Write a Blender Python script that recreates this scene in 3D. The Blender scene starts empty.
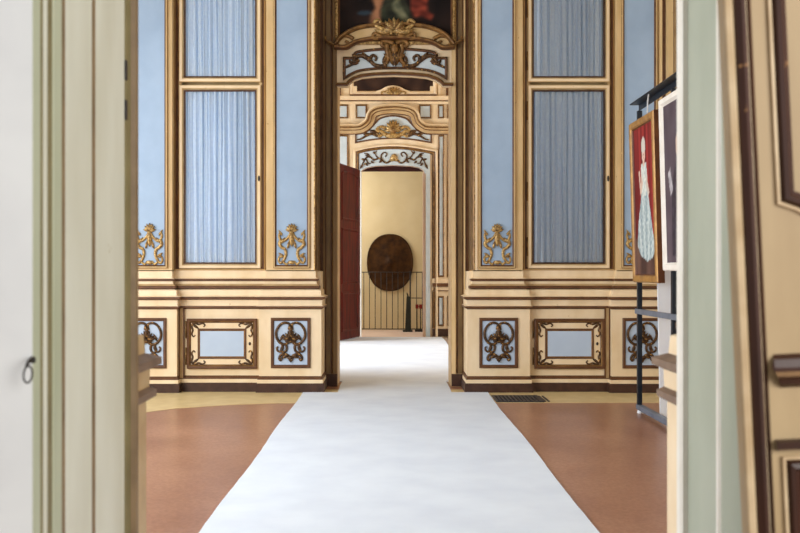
import bpy, bmesh, math, random
from mathutils import Vector, noise as mnoise
random.seed(7)
scn = bpy.context.scene
col = scn.collection
VX, VY, F, H = 391.0, 272.0, 1000.0, 1.4      # vanishing point, focal length in px, eye height
CX = 0.04                                     # axis of the enfilade

def lin(c):
    r = []
    for v in c:
        v /= 255.0
        r.append(v / 12.92 if v <= 0.04045 else ((v + 0.055) / 1.055) ** 2.4)
    return (r[0], r[1], r[2], 1.0)
def q(px, py, Y): return ((px - VX) * Y / F, H - (py - VY) * Y / F)
def qs(pts, Y): return [q(a, b, Y) for a, b in pts]

# ---------------------------------------------------------------- materials
def mat(name, c1, c2=None, rough=0.55, scale=8.0, metal=0.0, bump=0.0, bscale=60.0, stretch=(1, 1, 1), detail=5.0, spec=0.4, chips=None):
    m = bpy.data.materials.new(name); m.use_nodes = True
    nt = m.node_tree; N = nt.nodes; L = nt.links
    b = N['Principled BSDF']
    b.inputs['Roughness'].default_value = rough; b.inputs['Metallic'].default_value = metal
    b.inputs['Specular IOR Level'].default_value = spec
    tc = N.new('ShaderNodeTexCoord'); mp = N.new('ShaderNodeMapping'); mp.inputs['Scale'].default_value = stretch
    L.new(tc.outputs['Object'], mp.inputs['Vector'])
    if c2 is None: c2 = tuple(v * 0.9 for v in c1)
    nz = N.new('ShaderNodeTexNoise'); nz.inputs['Scale'].default_value = scale; nz.inputs['Detail'].default_value = detail
    L.new(mp.outputs['Vector'], nz.inputs['Vector'])
    rp = N.new('ShaderNodeValToRGB'); rp.color_ramp.elements[0].position = 0.35; rp.color_ramp.elements[1].position = 0.68
    rp.color_ramp.elements[0].color = lin(c1); rp.color_ramp.elements[1].color = lin(c2)
    L.new(nz.outputs['Fac'], rp.inputs['Fac'])
    out = rp.outputs['Color']
    if chips:
        n2 = N.new('ShaderNodeTexNoise'); n2.inputs['Scale'].default_value = chips[1]; n2.inputs['Detail'].default_value = 8
        L.new(tc.outputs['Object'], n2.inputs['Vector'])
        r2 = N.new('ShaderNodeValToRGB'); r2.color_ramp.elements[0].position = chips[2]; r2.color_ramp.elements[1].position = chips[2] + 0.05
        L.new(n2.outputs['Fac'], r2.inputs['Fac'])
        mx = N.new('ShaderNodeMixRGB'); mx.inputs['Color2'].default_value = lin(chips[0])
        L.new(r2.outputs['Color'], mx.inputs['Fac']); L.new(out, mx.inputs['Color1']); out = mx.outputs['Color']
    L.new(out, b.inputs['Base Color'])
    if bump > 0:
        n3 = N.new('ShaderNodeTexNoise'); n3.inputs['Scale'].default_value = bscale; n3.inputs['Detail'].default_value = 4
        L.new(mp.outputs['Vector'], n3.inputs['Vector'])
        bp = N.new('ShaderNodeBump'); bp.inputs['Strength'].default_value = bump; bp.inputs['Distance'].default_value = 0.01
        L.new(n3.outputs['Fac'], bp.inputs['Height']); L.new(bp.outputs['Normal'], b.inputs['Normal'])
    return m
def attr_mat(name, rough=0.5):
    m = bpy.data.materials.new(name); m.use_nodes = True
    N = m.node_tree.nodes; b = N['Principled BSDF']; b.inputs['Roughness'].default_value = rough
    b.inputs['Specular IOR Level'].default_value = 0.2
    a = N.new('ShaderNodeVertexColor'); a.layer_name = 'Col'
    m.node_tree.links.new(a.outputs['Color'], b.inputs['Base Color'])
    return m
def glass_mat(name):
    m = bpy.data.materials.new(name); m.use_nodes = True
    N = m.node_tree.nodes; L = m.node_tree.links; N.clear()
    o = N.new('ShaderNodeOutputMaterial'); mx = N.new('ShaderNodeMixShader'); fr = N.new('ShaderNodeFresnel')
    t = N.new('ShaderNodeBsdfTransparent'); g = N.new('ShaderNodeBsdfGlossy'); g.inputs['Roughness'].default_value = 0.02
    fr.inputs['IOR'].default_value = 1.45
    L.new(fr.outputs['Fac'], mx.inputs['Fac']); L.new(t.outputs['BSDF'], mx.inputs[1]); L.new(g.outputs['BSDF'], mx.inputs[2])
    L.new(mx.outputs['Shader'], o.inputs['Surface'])
    return m

CREAM = mat('cream_paint', (241, 220, 186), (228, 203, 163), 0.5, 5, stretch=(1, 1, .5), chips=((178, 140, 90), 22, .72), bump=.05)
CREAMU = mat('cream_paint_upper', (218, 188, 140), (200, 170, 118), 0.5, 6, stretch=(1, 1, .3), chips=((150, 108, 58), 18, .70), bump=.05)
TAN = mat('tan_paint', (196, 168, 124), (174, 142, 98), 0.5, 6, chips=((120, 82, 40), 16, .72))
BROWN = mat('brown_fillet', (104, 68, 40), (84, 52, 28), 0.45, 10)
DARK = mat('dark_base_paint', (74, 48, 36), (58, 36, 27), 0.5, 12, chips=((120, 84, 60), 20, .74))
GILTB = mat('worn_gilt_brown', (146, 108, 58), (92, 62, 30), 0.42, 14, metal=.2, chips=((206, 172, 110), 20, .66))
CASEB = mat('casing_olive_brown', (124, 98, 60), (98, 74, 42), 0.45, 8, stretch=(1, 1, .3))
GILT = mat('gilt', (210, 176, 112), (104, 70, 36), 0.38, 40, metal=.25, bump=.2, bscale=80)
GILTD = mat('dark_gilt', (98, 68, 38), (48, 34, 24), 0.4, 30, metal=.3, bump=.2, bscale=80, chips=((196, 150, 84), 34, .60))
BLUE = mat('blue_panel_paint', (162, 186, 212), (152, 176, 203), 0.55, 3, bump=.03, chips=((188, 200, 214), 9, .76))
DADOB = mat('dado_blue', (188, 206, 228), (178, 197, 221), 0.5, 3)
PALE = mat('pale_blue_grey', (204, 216, 222), (188, 202, 208), 0.55, 4)
CURT = mat('curtain_cloth', (223, 239, 255), (213, 231, 252), 0.8, 30, spec=.1)
CARPET = mat('white_carpet', (226, 236, 249), (216, 226, 241), 0.95, 2.2, spec=.05, bump=.25, bscale=260, detail=8)
WHITEPL = mat('white_plaster', (236, 236, 234), (226, 226, 225), 0.8, 4, bump=.08, bscale=14)
JAMBL = mat('jamb_cream_grey', (218, 219, 206), (204, 203, 186), 0.55, 4, stretch=(1, 1, .35), chips=((176, 166, 132), 14, .73), bump=.06)
JAMBG = mat('jamb_sage', (186, 190, 166), (172, 178, 152), 0.55, 6, stretch=(1, 1, .3))
JAMBO = mat('jamb_olive', (132, 122, 84), (112, 102, 66), 0.55, 6)
JAMBD = mat('jamb_brown_line', (136, 112, 80), (112, 90, 62), 0.55, 8)
JAMBR = mat('jamb_green_grey', (172, 179, 163), (156, 164, 147), 0.55, 3, bump=.06, stretch=(1, 1, .5), chips=((160, 160, 136), 10, .76))
JAMBW = mat('jamb_white', (240, 238, 230), (228, 225, 214), 0.5, 6)
LEAF = mat('door_leaf_tan', (178, 153, 114), (158, 132, 94), 0.5, 5, stretch=(1, 1, .3), chips=((150, 116, 70), 15, .74))
LEAFL = mat('door_leaf_cream', (208, 184, 148), (178, 149, 111), 0.5, 8, chips=((150, 108, 62), 30, .7))
LEAFD = mat('door_leaf_brown', (70, 36, 20), (44, 22, 12), 0.38, 12, stretch=(1, 1, .2), chips=((176, 128, 78), 26, .70))
REDWOOD = mat('red_wood', (92, 22, 14), (50, 10, 8), 0.5, 4, stretch=(3, 3, .5), spec=.2)
MAROON = mat('maroon', (66, 18, 16), (48, 12, 12), 0.6, 6)
BEIGE = mat('beige_wall', (222, 206, 166), (212, 194, 150), 0.7, 1.5)
PINK = mat('pinkish_stone', (232, 208, 190), (222, 194, 174), 0.6, 4)
SHIELD = mat('dark_carved_wood', (74, 46, 17), (40, 23, 9), 0.6, 7, bump=.5, bscale=9, spec=.15)
IRON = mat('dark_iron', (44, 36, 30), (34, 28, 24), 0.5, 10)
STEEL = mat('blue_black_steel', (30, 40, 52), (22, 30, 40), 0.4, 10)
STEELG = mat('grey_steel', (112, 122, 138), (92, 102, 118), 0.4, 8)
STAND = mat('dark_green_black', (40, 44, 38), (30, 32, 28), 0.5, 10)
REDP = mat('red_paint', (150, 40, 26), (120, 28, 20), 0.45, 10)
GOLDF = mat('gold_picture_frame', (184, 138, 72), (150, 106, 50), 0.4, 12, metal=.15)
WOODD = mat('brown_frame_side', (110, 62, 24), (84, 44, 16), 0.5, 8)
WHITEF = mat('white_picture_frame', (244, 240, 232), (234, 228, 218), 0.5, 8)
WHITEC = mat('white_board', (243, 249, 255), (236, 243, 252), 0.6, 3)
YELLOWF = mat('yellow_floor_border', (222, 200, 150), (208, 184, 132), 0.35, 6)
WIREM = mat('pale_wire', (220, 222, 224), None, 0.4, 10)
PAINT = attr_mat('painted_canvas', 0.75)
GLASS = glass_mat('window_glass')
GREYFL = mat('grey_stone_floor', (176, 156, 138), (160, 140, 122), 0.5, 4)
PEDB = mat('pedestal_grey_brown', (128, 104, 84), (98, 76, 60), 0.5, 8)
BLACKG = mat('grille_iron', (58, 54, 56), (44, 42, 44), 0.5, 20)

def floor_mat():
    m = bpy.data.materials.new('terracotta_floor'); m.use_nodes = True
    nt = m.node_tree; N = nt.nodes; L = nt.links; b = N['Principled BSDF']
    b.inputs['Roughness'].default_value = 0.34; b.inputs['Specular IOR Level'].default_value = 0.45
    tc = N.new('ShaderNodeTexCoord')
    n1 = N.new('ShaderNodeTexNoise'); n1.inputs['Scale'].default_value = 1.3; n1.inputs['Detail'].default_value = 8
    n2 = N.new('ShaderNodeTexNoise'); n2.inputs['Scale'].default_value = 45; n2.inputs['Detail'].default_value = 6
    L.new(tc.outputs['Object'], n1.inputs['Vector']); L.new(tc.outputs['Object'], n2.inputs['Vector'])
    r1 = N.new('ShaderNodeValToRGB'); r1.color_ramp.elements[0].position = .3; r1.color_ramp.elements[1].position = .7
    r1.color_ramp.elements[0].color = lin((152, 105, 82)); r1.color_ramp.elements[1].color = lin((178, 133, 108))
    L.new(n1.outputs['Fac'], r1.inputs['Fac'])
    r2 = N.new('ShaderNodeValToRGB'); r2.color_ramp.elements[0].position = .35; r2.color_ramp.elements[1].position = .65
    r2.color_ramp.elements[0].color = lin((226, 214, 206)); r2.color_ramp.elements[1].color = lin((255, 255, 255))
    L.new(n2.outputs['Fac'], r2.inputs['Fac'])
    mx = N.new('ShaderNodeMixRGB'); mx.blend_type = 'MULTIPLY'; mx.inputs['Fac'].default_value = .9
    L.new(r1.outputs['Color'], mx.inputs['Color1']); L.new(r2.outputs['Color'], mx.inputs['Color2'])
    L.new(mx.outputs['Color'], b.inputs['Base Color'])
    r3 = N.new('ShaderNodeMapRange'); r3.inputs['To Min'].default_value = .27; r3.inputs['To Max'].default_value = .36
    L.new(n1.outputs['Fac'], r3.inputs['Value']); L.new(r3.outputs['Result'], b.inputs['Roughness'])
    return m
TERRA = floor_mat()

# ---------------------------------------------------------------- mesh builder
def W(Y): return lambda a, b, h: (a, Y - h, b)          # wall plane at depth Y, h towards the viewer
PLAN = lambda a, b, h: (a, b, h)
class MB:
    def __init__(s): s.bm = bmesh.new(); s.mats = []
    def mi(s, m):
        if m not in s.mats: s.mats.append(m)
        return s.mats.index(m)
    def face(s, vs, m, smooth=False):
        try: f = s.bm.faces.new(vs)
        except ValueError: return None
        f.material_index = s.mi(m); f.smooth = smooth; return f
    def box(s, x0, x1, y0, y1, z0, z1, m, bev=0.0):
        v = [s.bm.verts.new(p) for p in ((x0, y0, z0), (x1, y0, z0), (x1, y1, z0), (x0, y1, z0), (x0, y0, z1), (x1, y0, z1), (x1, y1, z1), (x0, y1, z1))]
        fs = [s.face([v[i] for i in ix], m) for ix in ((0, 1, 5, 4), (1, 2, 6, 5), (2, 3, 7, 6), (3, 0, 4, 7), (4, 5, 6, 7), (3, 2, 1, 0))]
        if bev:
            es = list({e for f in fs for e in f.edges})
            bmesh.ops.bevel(s.bm, geom=es, offset=bev, segments=2, affect='EDGES', profile=.5)
        return s
    def sweep(s, path, prof, mp, ms, closed=False, smooth=False):
        n = len(path); P = [Vector(p) for p in path]; rings = []
        for i in range(n):
            if closed: a, b, c = P[i - 1], P[i], P[(i + 1) % n]
            else: a, b, c = P[max(i - 1, 0)], P[i], P[min(i + 1, n - 1)]
            d1 = (b - a) if (b - a).length > 1e-9 else (c - b)
            d2 = (c - b) if (c - b).length > 1e-9 else (b - a)
            d1.normalize(); d2.normalize()
            n1 = Vector((-d1.y, d1.x)); n2 = Vector((-d2.y, d2.x))
            k = max(1 + n1.dot(n2), .25); mv = (n1 + n2) / k
            rings.append([s.bm.verts.new(mp(b.x + mv.x * u, b.y + mv.y * u, h)) for u, h in prof])
        for i in range(n if closed else n - 1):
            r0, r1 = rings[i], rings[(i + 1) % n]
            for j in range(len(prof) - 1):
                m = ms[min(j, len(ms) - 1)] if isinstance(ms, (list, tuple)) else ms
                s.face([r0[j], r1[j], r1[j + 1], r0[j + 1]], m, smooth)
        return s
    def prism(s, pts, mp, h0, h1, m, side=None):
        a = [s.bm.verts.new(mp(x, z, h1)) for x, z in pts]; b = [s.bm.verts.new(mp(x, z, h0)) for x, z in pts]
        s.face(a, m); s.face(list(reversed(b)), side or m)
        for i in range(len(pts)):
            j = (i + 1) % len(pts); s.face([a[i], b[i], b[j], a[j]], side or m)
        return s
    def tube(s, pts, r0, r1, m, seg=8, samples=5, mp=None, dep=1.0, mid=None):
        """tapered round bar along a smooth curve; pts 3-D, or 2-D with mp"""
        if mp: pts = [mp(p[0], p[1], p[2] if len(p) > 2 else 0) for p in pts]
        P = [Vector(p) for p in pts]
        if len(P) > 2 and samples > 1:
            Q = []
            for i in range(len(P) - 1):
                a, b, c, d = P[max(i - 1, 0)], P[i], P[i + 1], P[min(i + 2, len(P) - 1)]
                for k in range(samples):
                    t = k / samples
                    Q.append(.5 * ((2 * b) + (c - a) * t + (2 * a - 5 * b + 4 * c - d) * t * t + (3 * b - a - 3 * c + d) * t ** 3))
            Q.append(P[-1]); P = Q
        rings = []; up = None; n = len(P)
        for i, p in enumerate(P):
            t = (P[min(i + 1, n - 1)] - P[max(i - 1, 0)]).normalized()
            if up is None: up = Vector((0, -1, 0)) if abs(t.y) < .9 else Vector((0, 0, 1))
            sd = t.cross(up)
            if sd.length < 1e-6: sd = t.cross(Vector((1, 0, 0)))
            sd.normalize(); up2 = sd.cross(t).normalized()
            f = i / max(n - 1, 1)
            r = r0 + (r1 - r0) * f if mid is None else (r0 * (1 - f) ** 2 + 2 * (mid) * f * (1 - f) * 1.0 + r1 * f * f)
            rings.append([s.bm.verts.new(p + sd * (r * math.cos(2 * math.pi * k / seg)) + up2 * (r * dep * math.sin(2 * math.pi * k / seg))) for k in range(seg)])
        for i in range(n - 1):
            for k in range(seg):
                s.face([rings[i][k], rings[i][(k + 1) % seg], rings[i + 1][(k + 1) % seg], rings[i + 1][k]], m, True)
        s.face(list(reversed(rings[0])), m); s.face(rings[-1], m)
        return s
    def blob(s, c, rx, ry, rz, m, nu=12, nv=8, fn=None):
        c = Vector(c); rows = []
        for i in range(1, nv):
            th = math.pi * i / nv; row = []
            for k in range(nu):
                ph = 2 * math.pi * k / nu
                d = Vector((math.sin(th) * math.cos(ph), math.sin(th) * math.sin(ph), math.cos(th)))
                g = fn(d) if fn else 1.0
                row.append(s.bm.verts.new((c.x + d.x * rx * g, c.y + d.y * ry * g, c.z + d.z * rz * g)))
            rows.append(row)
        t = s.bm.verts.new((c.x, c.y, c.z + rz)); b = s.bm.verts.new((c.x, c.y, c.z - rz))
        for k in range(nu):
            k2 = (k + 1) % nu
            s.face([t, rows[0][k], rows[0][k2]], m, True); s.face([b, rows[-1][k2], rows[-1][k]], m, True)
            for i in range(len(rows) - 1): s.face([rows[i][k], rows[i + 1][k], rows[i + 1][k2], rows[i][k2]], m, True)
        return s
    def leaf(s, base, tip, width, m, mp, h=.015, bow=0.0, seg=6):
        """pointed ribbed leaf lying on a wall plane from base to tip"""
        b = Vector(base); t = Vector(tip); d = t - b; nrm = Vector((-d.y, d.x)).normalized()
        L_, C_, R_ = [], [], []
        for i in range(seg + 1):
            f = i / seg; w = width * math.sin(math.pi * min(.08 + f * .92, 1)) ** .8
            c = b + d * f + nrm * (bow * math.sin(math.pi * f))
            hh = h * (1 - .5 * f)
            C_.append(s.bm.verts.new(mp(c.x, c.y, hh * 1.6)))
            l = c + nrm * w; r = c - nrm * w
            L_.append(s.bm.verts.new(mp(l.x, l.y, 0.0))); R_.append(s.bm.verts.new(mp(r.x, r.y, 0.0)))
        for i in range(seg):
            s.face([L_[i], C_[i], C_[i + 1], L_[i + 1]], m, True); s.face([C_[i], R_[i], R_[i + 1], C_[i + 1]], m, True)
        return s
    def lathe(s, prof, cx, cy, m, seg=20, z0=0):
        rings = [[s.bm.verts.new((cx + r * math.cos(2 * math.pi * k / seg), cy + r * math.sin(2 * math.pi * k / seg), z0 + z)) for k in range(seg)] for r, z in prof]
        for i in range(len(prof) - 1):
            for k in range(seg):
                s.face([rings[i][k], rings[i][(k + 1) % seg], rings[i + 1][(k + 1) % seg], rings[i + 1][k]], m, True)
        s.face(list(reversed(rings[0])), m); s.face(rings[-1], m)
        return s
    def build(s, name, parent=None, origin=None, recalc=True):
        if recalc: bmesh.ops.recalc_face_normals(s.bm, faces=s.bm.faces)
        o3 = Vector(origin) if origin else Vector((0, 0, 0))
        if parent is not None and origin is None: o3 = world_loc(parent)
        if origin is None and parent is None and s.bm.verts:
            xs = [v.co for v in s.bm.verts]
            o3 = Vector(((min(v.x for v in xs) + max(v.x for v in xs)) / 2, (min(v.y for v in xs) + max(v.y for v in xs)) / 2, min(v.z for v in xs)))
        bmesh.ops.translate(s.bm, verts=s.bm.verts, vec=-o3)
        me = bpy.data.meshes.new(name); s.bm.to_mesh(me); s.bm.free()
        for m in s.mats: me.materials.append(m)
        o = bpy.data.objects.new(name, me); col.objects.link(o)
        if parent is not None:
            o.parent = parent; o.location = o3 - world_loc(parent)
        else: o.location = o3
        return o
def world_loc(o):
    v = Vector(o.location)
    while o.parent is not None: o = o.parent; v = v + Vector(o.location)
    return v
def tag(o, label, cat, group=None):
    o['label'] = label; o['category'] = cat
    if group: o['group'] = group
    return o
def thing(name, label, cat, loc, group=None):
    o = bpy.data.objects.new(name, None); col.objects.link(o); o.location = loc; o.empty_display_size = .1
    return tag(o, label, cat, group)
def struct(o, label=None, cat=None):
    o['kind'] = 'structure'
    if label: o['label'] = label; o['category'] = cat
    return o
def rect(x0, x1, z0, z1): return [(x0, z0), (x1, z0), (x1, z1), (x0, z1)]      # CCW: left normal points inward
def spiral(cx, cz, r0, r1, a0, a1, n=10):
    return [(cx + (r0 + (r1 - r0) * i / n) * math.cos(math.radians(a0 + (a1 - a0) * i / n)), cz + (r0 + (r1 - r0) * i / n) * math.sin(math.radians(a0 + (a1 - a0) * i / n))) for i in range(n + 1)]
def smoothpath(pts, k=5):
    P = [Vector(p) for p in pts]; Q = []
    for i in range(len(P) - 1):
        a, b, c, d = P[max(i - 1, 0)], P[i], P[i + 1], P[min(i + 2, len(P) - 1)]
        for j in range(k):
            t = j / k
            Q.append(tuple(.5 * ((2 * b) + (c - a) * t + (2 * a - 5 * b + 4 * c - d) * t * t + (3 * b - a - 3 * c + d) * t ** 3)))
    Q.append(tuple(P[-1])); return Q
def canvas(name, parent, x0, x1, z0, z1, mp, fn, nx=60, nz=80, m=PAINT):
    """flat painted canvas: the picture is a colour attribute on its own mesh"""
    mb = MB(); g = [[mb.bm.verts.new(mp(x0 + (x1 - x0) * i / nx, z0 + (z1 - z0) * j / nz, 0)) for i in range(nx + 1)] for j in range(nz + 1)]
    for j in range(nz):
        for i in range(nx): mb.face([g[j][i], g[j][i + 1], g[j + 1][i + 1], g[j + 1][i]], m)
    o = mb.build(name, parent, recalc=False)
    ca = o.data.color_attributes.new('Col', 'FLOAT_COLOR', 'POINT')
    for j in range(nz + 1):
        for i in range(nx + 1): ca.data[j * (nx + 1) + i].color = lin(fn(i / nx, j / nz))
    return o
def mixc(a, b, t): t = max(0, min(1, t)); return tuple(a[i] + (b[i] - a[i]) * t for i in range(3))
def inpoly(x, y, P):
    c = False; n = len(P)
    for i in range(n):
        x1, y1 = P[i]; x2, y2 = P[i - 1]
        if (y1 > y) != (y2 > y) and x < (x2 - x1) * (y - y1) / (y2 - y1) + x1: c = not c
    return c

# ================================================================ MAIN ROOM: the wall with the doorway
ZT = 5.9
YB, YREC = 11.62, 12.25          # pedestal front, recessed wall plane round the doorway
bx = lambda u: CX + u            # distance from the axis
# plan of the pedestal line, right half: return, projecting pedestal, recessed cupboard bay, outer bay
def plan(sg):
    p = [(.85, YREC), (.85, YB), (1.575, YB), (1.575, YB + .08), (2.52, YB + .08), (2.52, YB - .04), (4.2, YB - .04)]
    p = [(CX + sg * a, b) for a, b in p]
    return p if sg < 0 else p
ENT = [(-.07, 1.42), (-.07, 1.335), (-.04, 1.322), (-.04, 1.302), (-.062, 1.292), (-.058, 1.262), (-.03, 1.24), (-.022, 1.232), (-.022, 1.212), (-.045, 1.2),
       (-.008, 1.188), (-.003, 1.128), (.042, 1.112), (.042, 1.088), (.01, 1.074), (.008, 1.015), (.028, 1.003), (.028, .982), (0, .966),
       (0, .19), (.014, .178), (.014, .156), (.018, .15), (.02, .108), (.034, .1), (.034, .0)]
ENTM = [CREAM, CREAM, BROWN, BROWN, CREAM, TAN, BROWN, BROWN, BROWN, CREAM, CREAM, CREAM, BROWN, BROWN, CREAM, CREAM, BROWN, BROWN,
        CREAM, BROWN, BROWN, BROWN, CREAM, DARK, DARK]
for sg, nm, side in ((-1, 'trim_1', 'left'), (1, 'trim_2', 'right')):
    mb = MB(); pth = plan(sg)
    prof = [(u * (1 if sg < 0 else -1), h) for u, h in ENT]
    mb.sweep(pth, prof, PLAN, ENTM)
    for ua, ub, hh, m_ in ((2.455, 2.468, .03, BROWN), (2.468, 2.505, .022, TAN), (2.505, 2.518, .034, BROWN)):
        xa, xb = sorted((CX + sg * ua, CX + sg * ub)); mb.box(xa, xb, YB + .08 - hh, YB + .085, .16, .98, m_)
    struct(mb.build(nm), 'cream pedestal moulding band with brown fillets %s of the middle doorway' % side, 'moulding')
# upper wall faces (behind the frames) and body of the wall
mb = MB()
for sg in (-1, 1):
    def bxs(a, b, y, z0, z1, m):
        x0, x1 = sorted((CX + sg * a, CX + sg * b)); mb.box(x0, x1, y, 12.76, z0, z1, m)
    bxs(.918, 1.5, YB + .07, 1.41, ZT, CREAMU)
    bxs(1.5, 1.6, YB + .17, 1.41, ZT, CREAMU)
    bxs(2.51, 2.59, YB + .17, 1.41, ZT, CREAMU)
    bxs(1.6, 2.51, YB + .17, 1.41, 1.47, CREAMU)
    bxs(1.6, 2.51, YB + .27, 1.41, ZT, CREAMU)
    bxs(2.59, 5.2, YB + .03, 1.41, ZT, CREAMU)
    bxs(.87, 5.2, YB + .2, 0, 1.41, CREAM)
    bxs(.692, .92, YREC, 0, ZT, TAN)
# head of the doorway, arched underneath
arch = [(336, 87), (348, 87), (350.5, 83.5), (355, 80.5), (362, 78.2), (375, 76.7), (393, 76), (412, 76.7), (427, 78.2), (435, 80.8), (440, 84), (442.5, 87), (453, 87)]
A12 = qs(arch, YREC)
mb.prism([(CX - .7, ZT)] + [(CX - .7, A12[0][1])] + A12[1:-1] + [(CX + .7, A12[-1][1]), (CX + .7, ZT)], W(YREC), -.07, 0, TAN, CREAMU)
mb.box(CX - .7, CX + .7, YREC + .07, 12.76, 4.15, ZT, CREAMU)
struct(mb.build('wall_back'), 'panelled cream wall with the middle doorway', 'wall')

CASEL = mat('casing_shaded_tan', (132, 102, 62), (108, 80, 44), 0.5, 6, stretch=(1, 1, .3))  # darkened tan: the shade of the left recess is put into the colour
# ---- pilaster edge gilding beside the doorway
for sg, nm in ((-1, 'trim_3'), (1, 'trim_4')):
    mb = MB()
    # casing round the opening, on the recessed plane: profile from opening outwards
    pr = [(0, -.5), (0, .03), (.006, .045), (.05, .05), (.06, .04), (.066, .018), (.078, .02), (.082, .03), (.135, .032), (.14, .022), (.15, .022), (.155, .045), (.17, .045), (.178, .02), (.21, .02)]
    ms = [TAN, TAN, CREAMU, TAN, BROWN, BROWN, BROWN, CASEB, BROWN, BROWN, CREAMU, CREAMU, BROWN, BROWN, BROWN]
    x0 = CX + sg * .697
    if sg < 0: ms = [CASEL if m in (TAN, CREAMU) else m for m in ms]  # left casing gets the tan with shade painted in
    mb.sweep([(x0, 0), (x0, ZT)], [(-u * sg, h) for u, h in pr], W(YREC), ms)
    # plinth block of the casing
    xa, xb = sorted((CX + sg * .694, CX + sg * .86)); mb.box(xa, xb, YREC - .055, YREC, 0, .16, DARK, .004)
    struct(mb.build(nm), 'tall gilded casing on the %s of the middle doorway' % ('left' if sg < 0 else 'right'), 'door casing')
for sg, nm in ((-1, 'trim_5'), (1, 'trim_6')):
    mb = MB()   # carved gilt edge strip on the pilaster corner
    x0 = CX + sg * .914; x1 = CX + sg * .955
    z = 1.42; yy = YB + .07
    pr = [(0, 0), (0, .012), (.016, .02), (.028, .012), (.055, .012), (.06, .0)]
    mb.sweep([(x0, 1.42), (x0, ZT)], [(-u * sg, h) for u, h in pr], W(yy), [GILTB, GILTB, GILT, CREAM, CREAM])
    # return face, brown gilt stripes
    for (ya, yb, m) in ((yy + .03, yy + .16, CASEB), (yy + .18, yy + .24, BROWN), (yy + .26, yy + .42, CASEB)):
        xa, xb = sorted((x0, x0 - sg * .01)); mb.box(xa, xb, ya, yb, 1.42, ZT, m)
    struct(mb.build(nm), 'gilded edge of the pilaster on the %s of the middle doorway' % ('left' if sg < 0 else 'right'), 'pilaster edge')

# ---- carving helpers
def cartouche(mb, cx, z0, w, h, mp, m):
    P = lambda a, b: (cx + a * w / 2, z0 + b * h)
    r = w * .062
    for s in (-1, 1):
        def T(pts, r0, r1): mb.tube([P(s * a, b) for a, b in pts], r0, r1, m, 7, 4, mp, .9)
        T([(.04, .8), (.14, .72), (.32, .64), (.6, .57), (.8, .6), (.92, .68), (.86, .76), (.72, .73)], r * .8, r * .7)
        T([(.78, .6), (.9, .5), (.7, .42), (.5, .38), (.42, .28), (.5, .18), (.66, .1), (.84, .06), (.96, .13), (.86, .22), (.7, .19)], r * 1.1, r * .6)
        T([(.6, .08), (.36, .03), (.16, .1), (.04, .05)], r * .7, r * .5)
        mb.leaf(P(s * .78, .52), P(s * .5, .66), w * .05, m, mp, .02)
        mb.leaf(P(s * .55, .2), P(s * .98, .3), w * .05, m, mp, .02)
        mb.leaf(P(s * .3, .4), P(s * .18, .58), w * .05, m, mp, .02)
        mb.leaf(P(s * .7, .7), P(s * .98, .84), w * .04, m, mp, .015)
    for k in range(-3, 4):
        a = math.radians(k * 27); mb.leaf(P(0, .8), (P(0, .8)[0] + math.sin(a) * w * .24, P(0, .82)[1] + math.cos(a) * h * .17), w * .06, m, mp, .03)
    x, z = P(0, .83); mb.blob(mp(x, z, .02), w * .1, .02, h * .05, m)
    x, z = P(0, .62); mb.leaf(P(0, .76), P(0, .44), w * .1, m, mp, .03)
    x, z = P(0, .07); mb.blob(mp(x, z, .012), w * .12, .015, h * .05, m)
def shell_carving(mb, cx, z0, w, h, mp, m):
    P = lambda a, b: (cx + a * w / 2, z0 + b * h)
    r = w * .045
    for s in (-1, 1):
        def T(pts, r0, r1): mb.tube([P(s * a, b) for a, b in pts], r0, r1, m, 7, 5, mp, .9)
        T([(.02, .93), (.12, .97), (.4, .99), (.7, .93), (.92, .78), (.9, .62), (.68, .5), (.4, .46), (.15, .5)], r * .9, r * 1.1)
        T([(.35, .47), (.26, .4), (.3, .3), (.5, .26), (.62, .32), (.55, .4)], r, r * .8)
        T([(.55, .44), (.52, .36), (.66, .28), (.84, .3), (.9, .37), (.8, .4)], r, r * .6)
        T([(.02, .1), (.2, .18), (.45, .22), (.66, .18), (.74, .1), (.64, .06), (.55, .11)], r * 1.3, r * .7)
        T([(.05, .96), (.1, .88), (.16, .82)], r, r * .5)
        for k in range(4):
            a0 = .08 + k * .17
            mb.leaf(P(s * .05, .55), P(s * (a0 + .1), .8 - k * .055), w * .045, m, mp, .025)
        mb.leaf(P(s * .1, .2), P(s * .6, .12), w * .06, m, mp, .025)
        mb.leaf(P(s * .66, .55), P(s * .45, .72), w * .045, m, mp, .02)
    mb.leaf(P(0, .6), P(0, .93), w * .07, m, mp, .03)
    mb.leaf(P(0, .18), P(0, .01), w * .08, m, mp, .03)
    mb.blob(mp(*P(0, .55), .012), w * .2, .014, h * .06, m)
    mb.blob(mp(*P(0, .13), .01), w * .12, .014, h * .05, m)

# ---- blue wall panels with gilded cartouche
FR = [(0, 0), (0, .022), (.006, .03), (.018, .03), (.024, .018), (.034, .012), (.042, .0)]
def blue_panel(sg, a, b, y, label, z0=1.445):
    x0, x1 = sorted((CX + sg * a, CX + sg * b))
    t = thing('blue_wall_panel', label, 'wall panel', ((x0 + x1) / 2, y, z0), 'tall blue wall panels')
    MB().box(x0 + .02, x1 - .02, y - .006, y, z0 + .02, ZT - .15, BLUE).build('field', t)
    MB().sweep(rect(x0, x1, z0, ZT - .12), FR, W(y), [CREAMU, GILTB, CREAMU, GILTB, BROWN, BROWN], True).build('frame', t)
    mb = MB(); cartouche(mb, (x0 + x1) / 2, z0 + .03, (x1 - x0) * .74, .5, W(y - .012), GILT)
    o = mb.build('carving', t); o['label'] = 'carved gilt cartouche'
    return t
blue_panel(-1, .985, 1.415, YB + .07, 'tall blue wall panel immediately left of the middle doorway, gilt cartouche at its foot')
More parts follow.
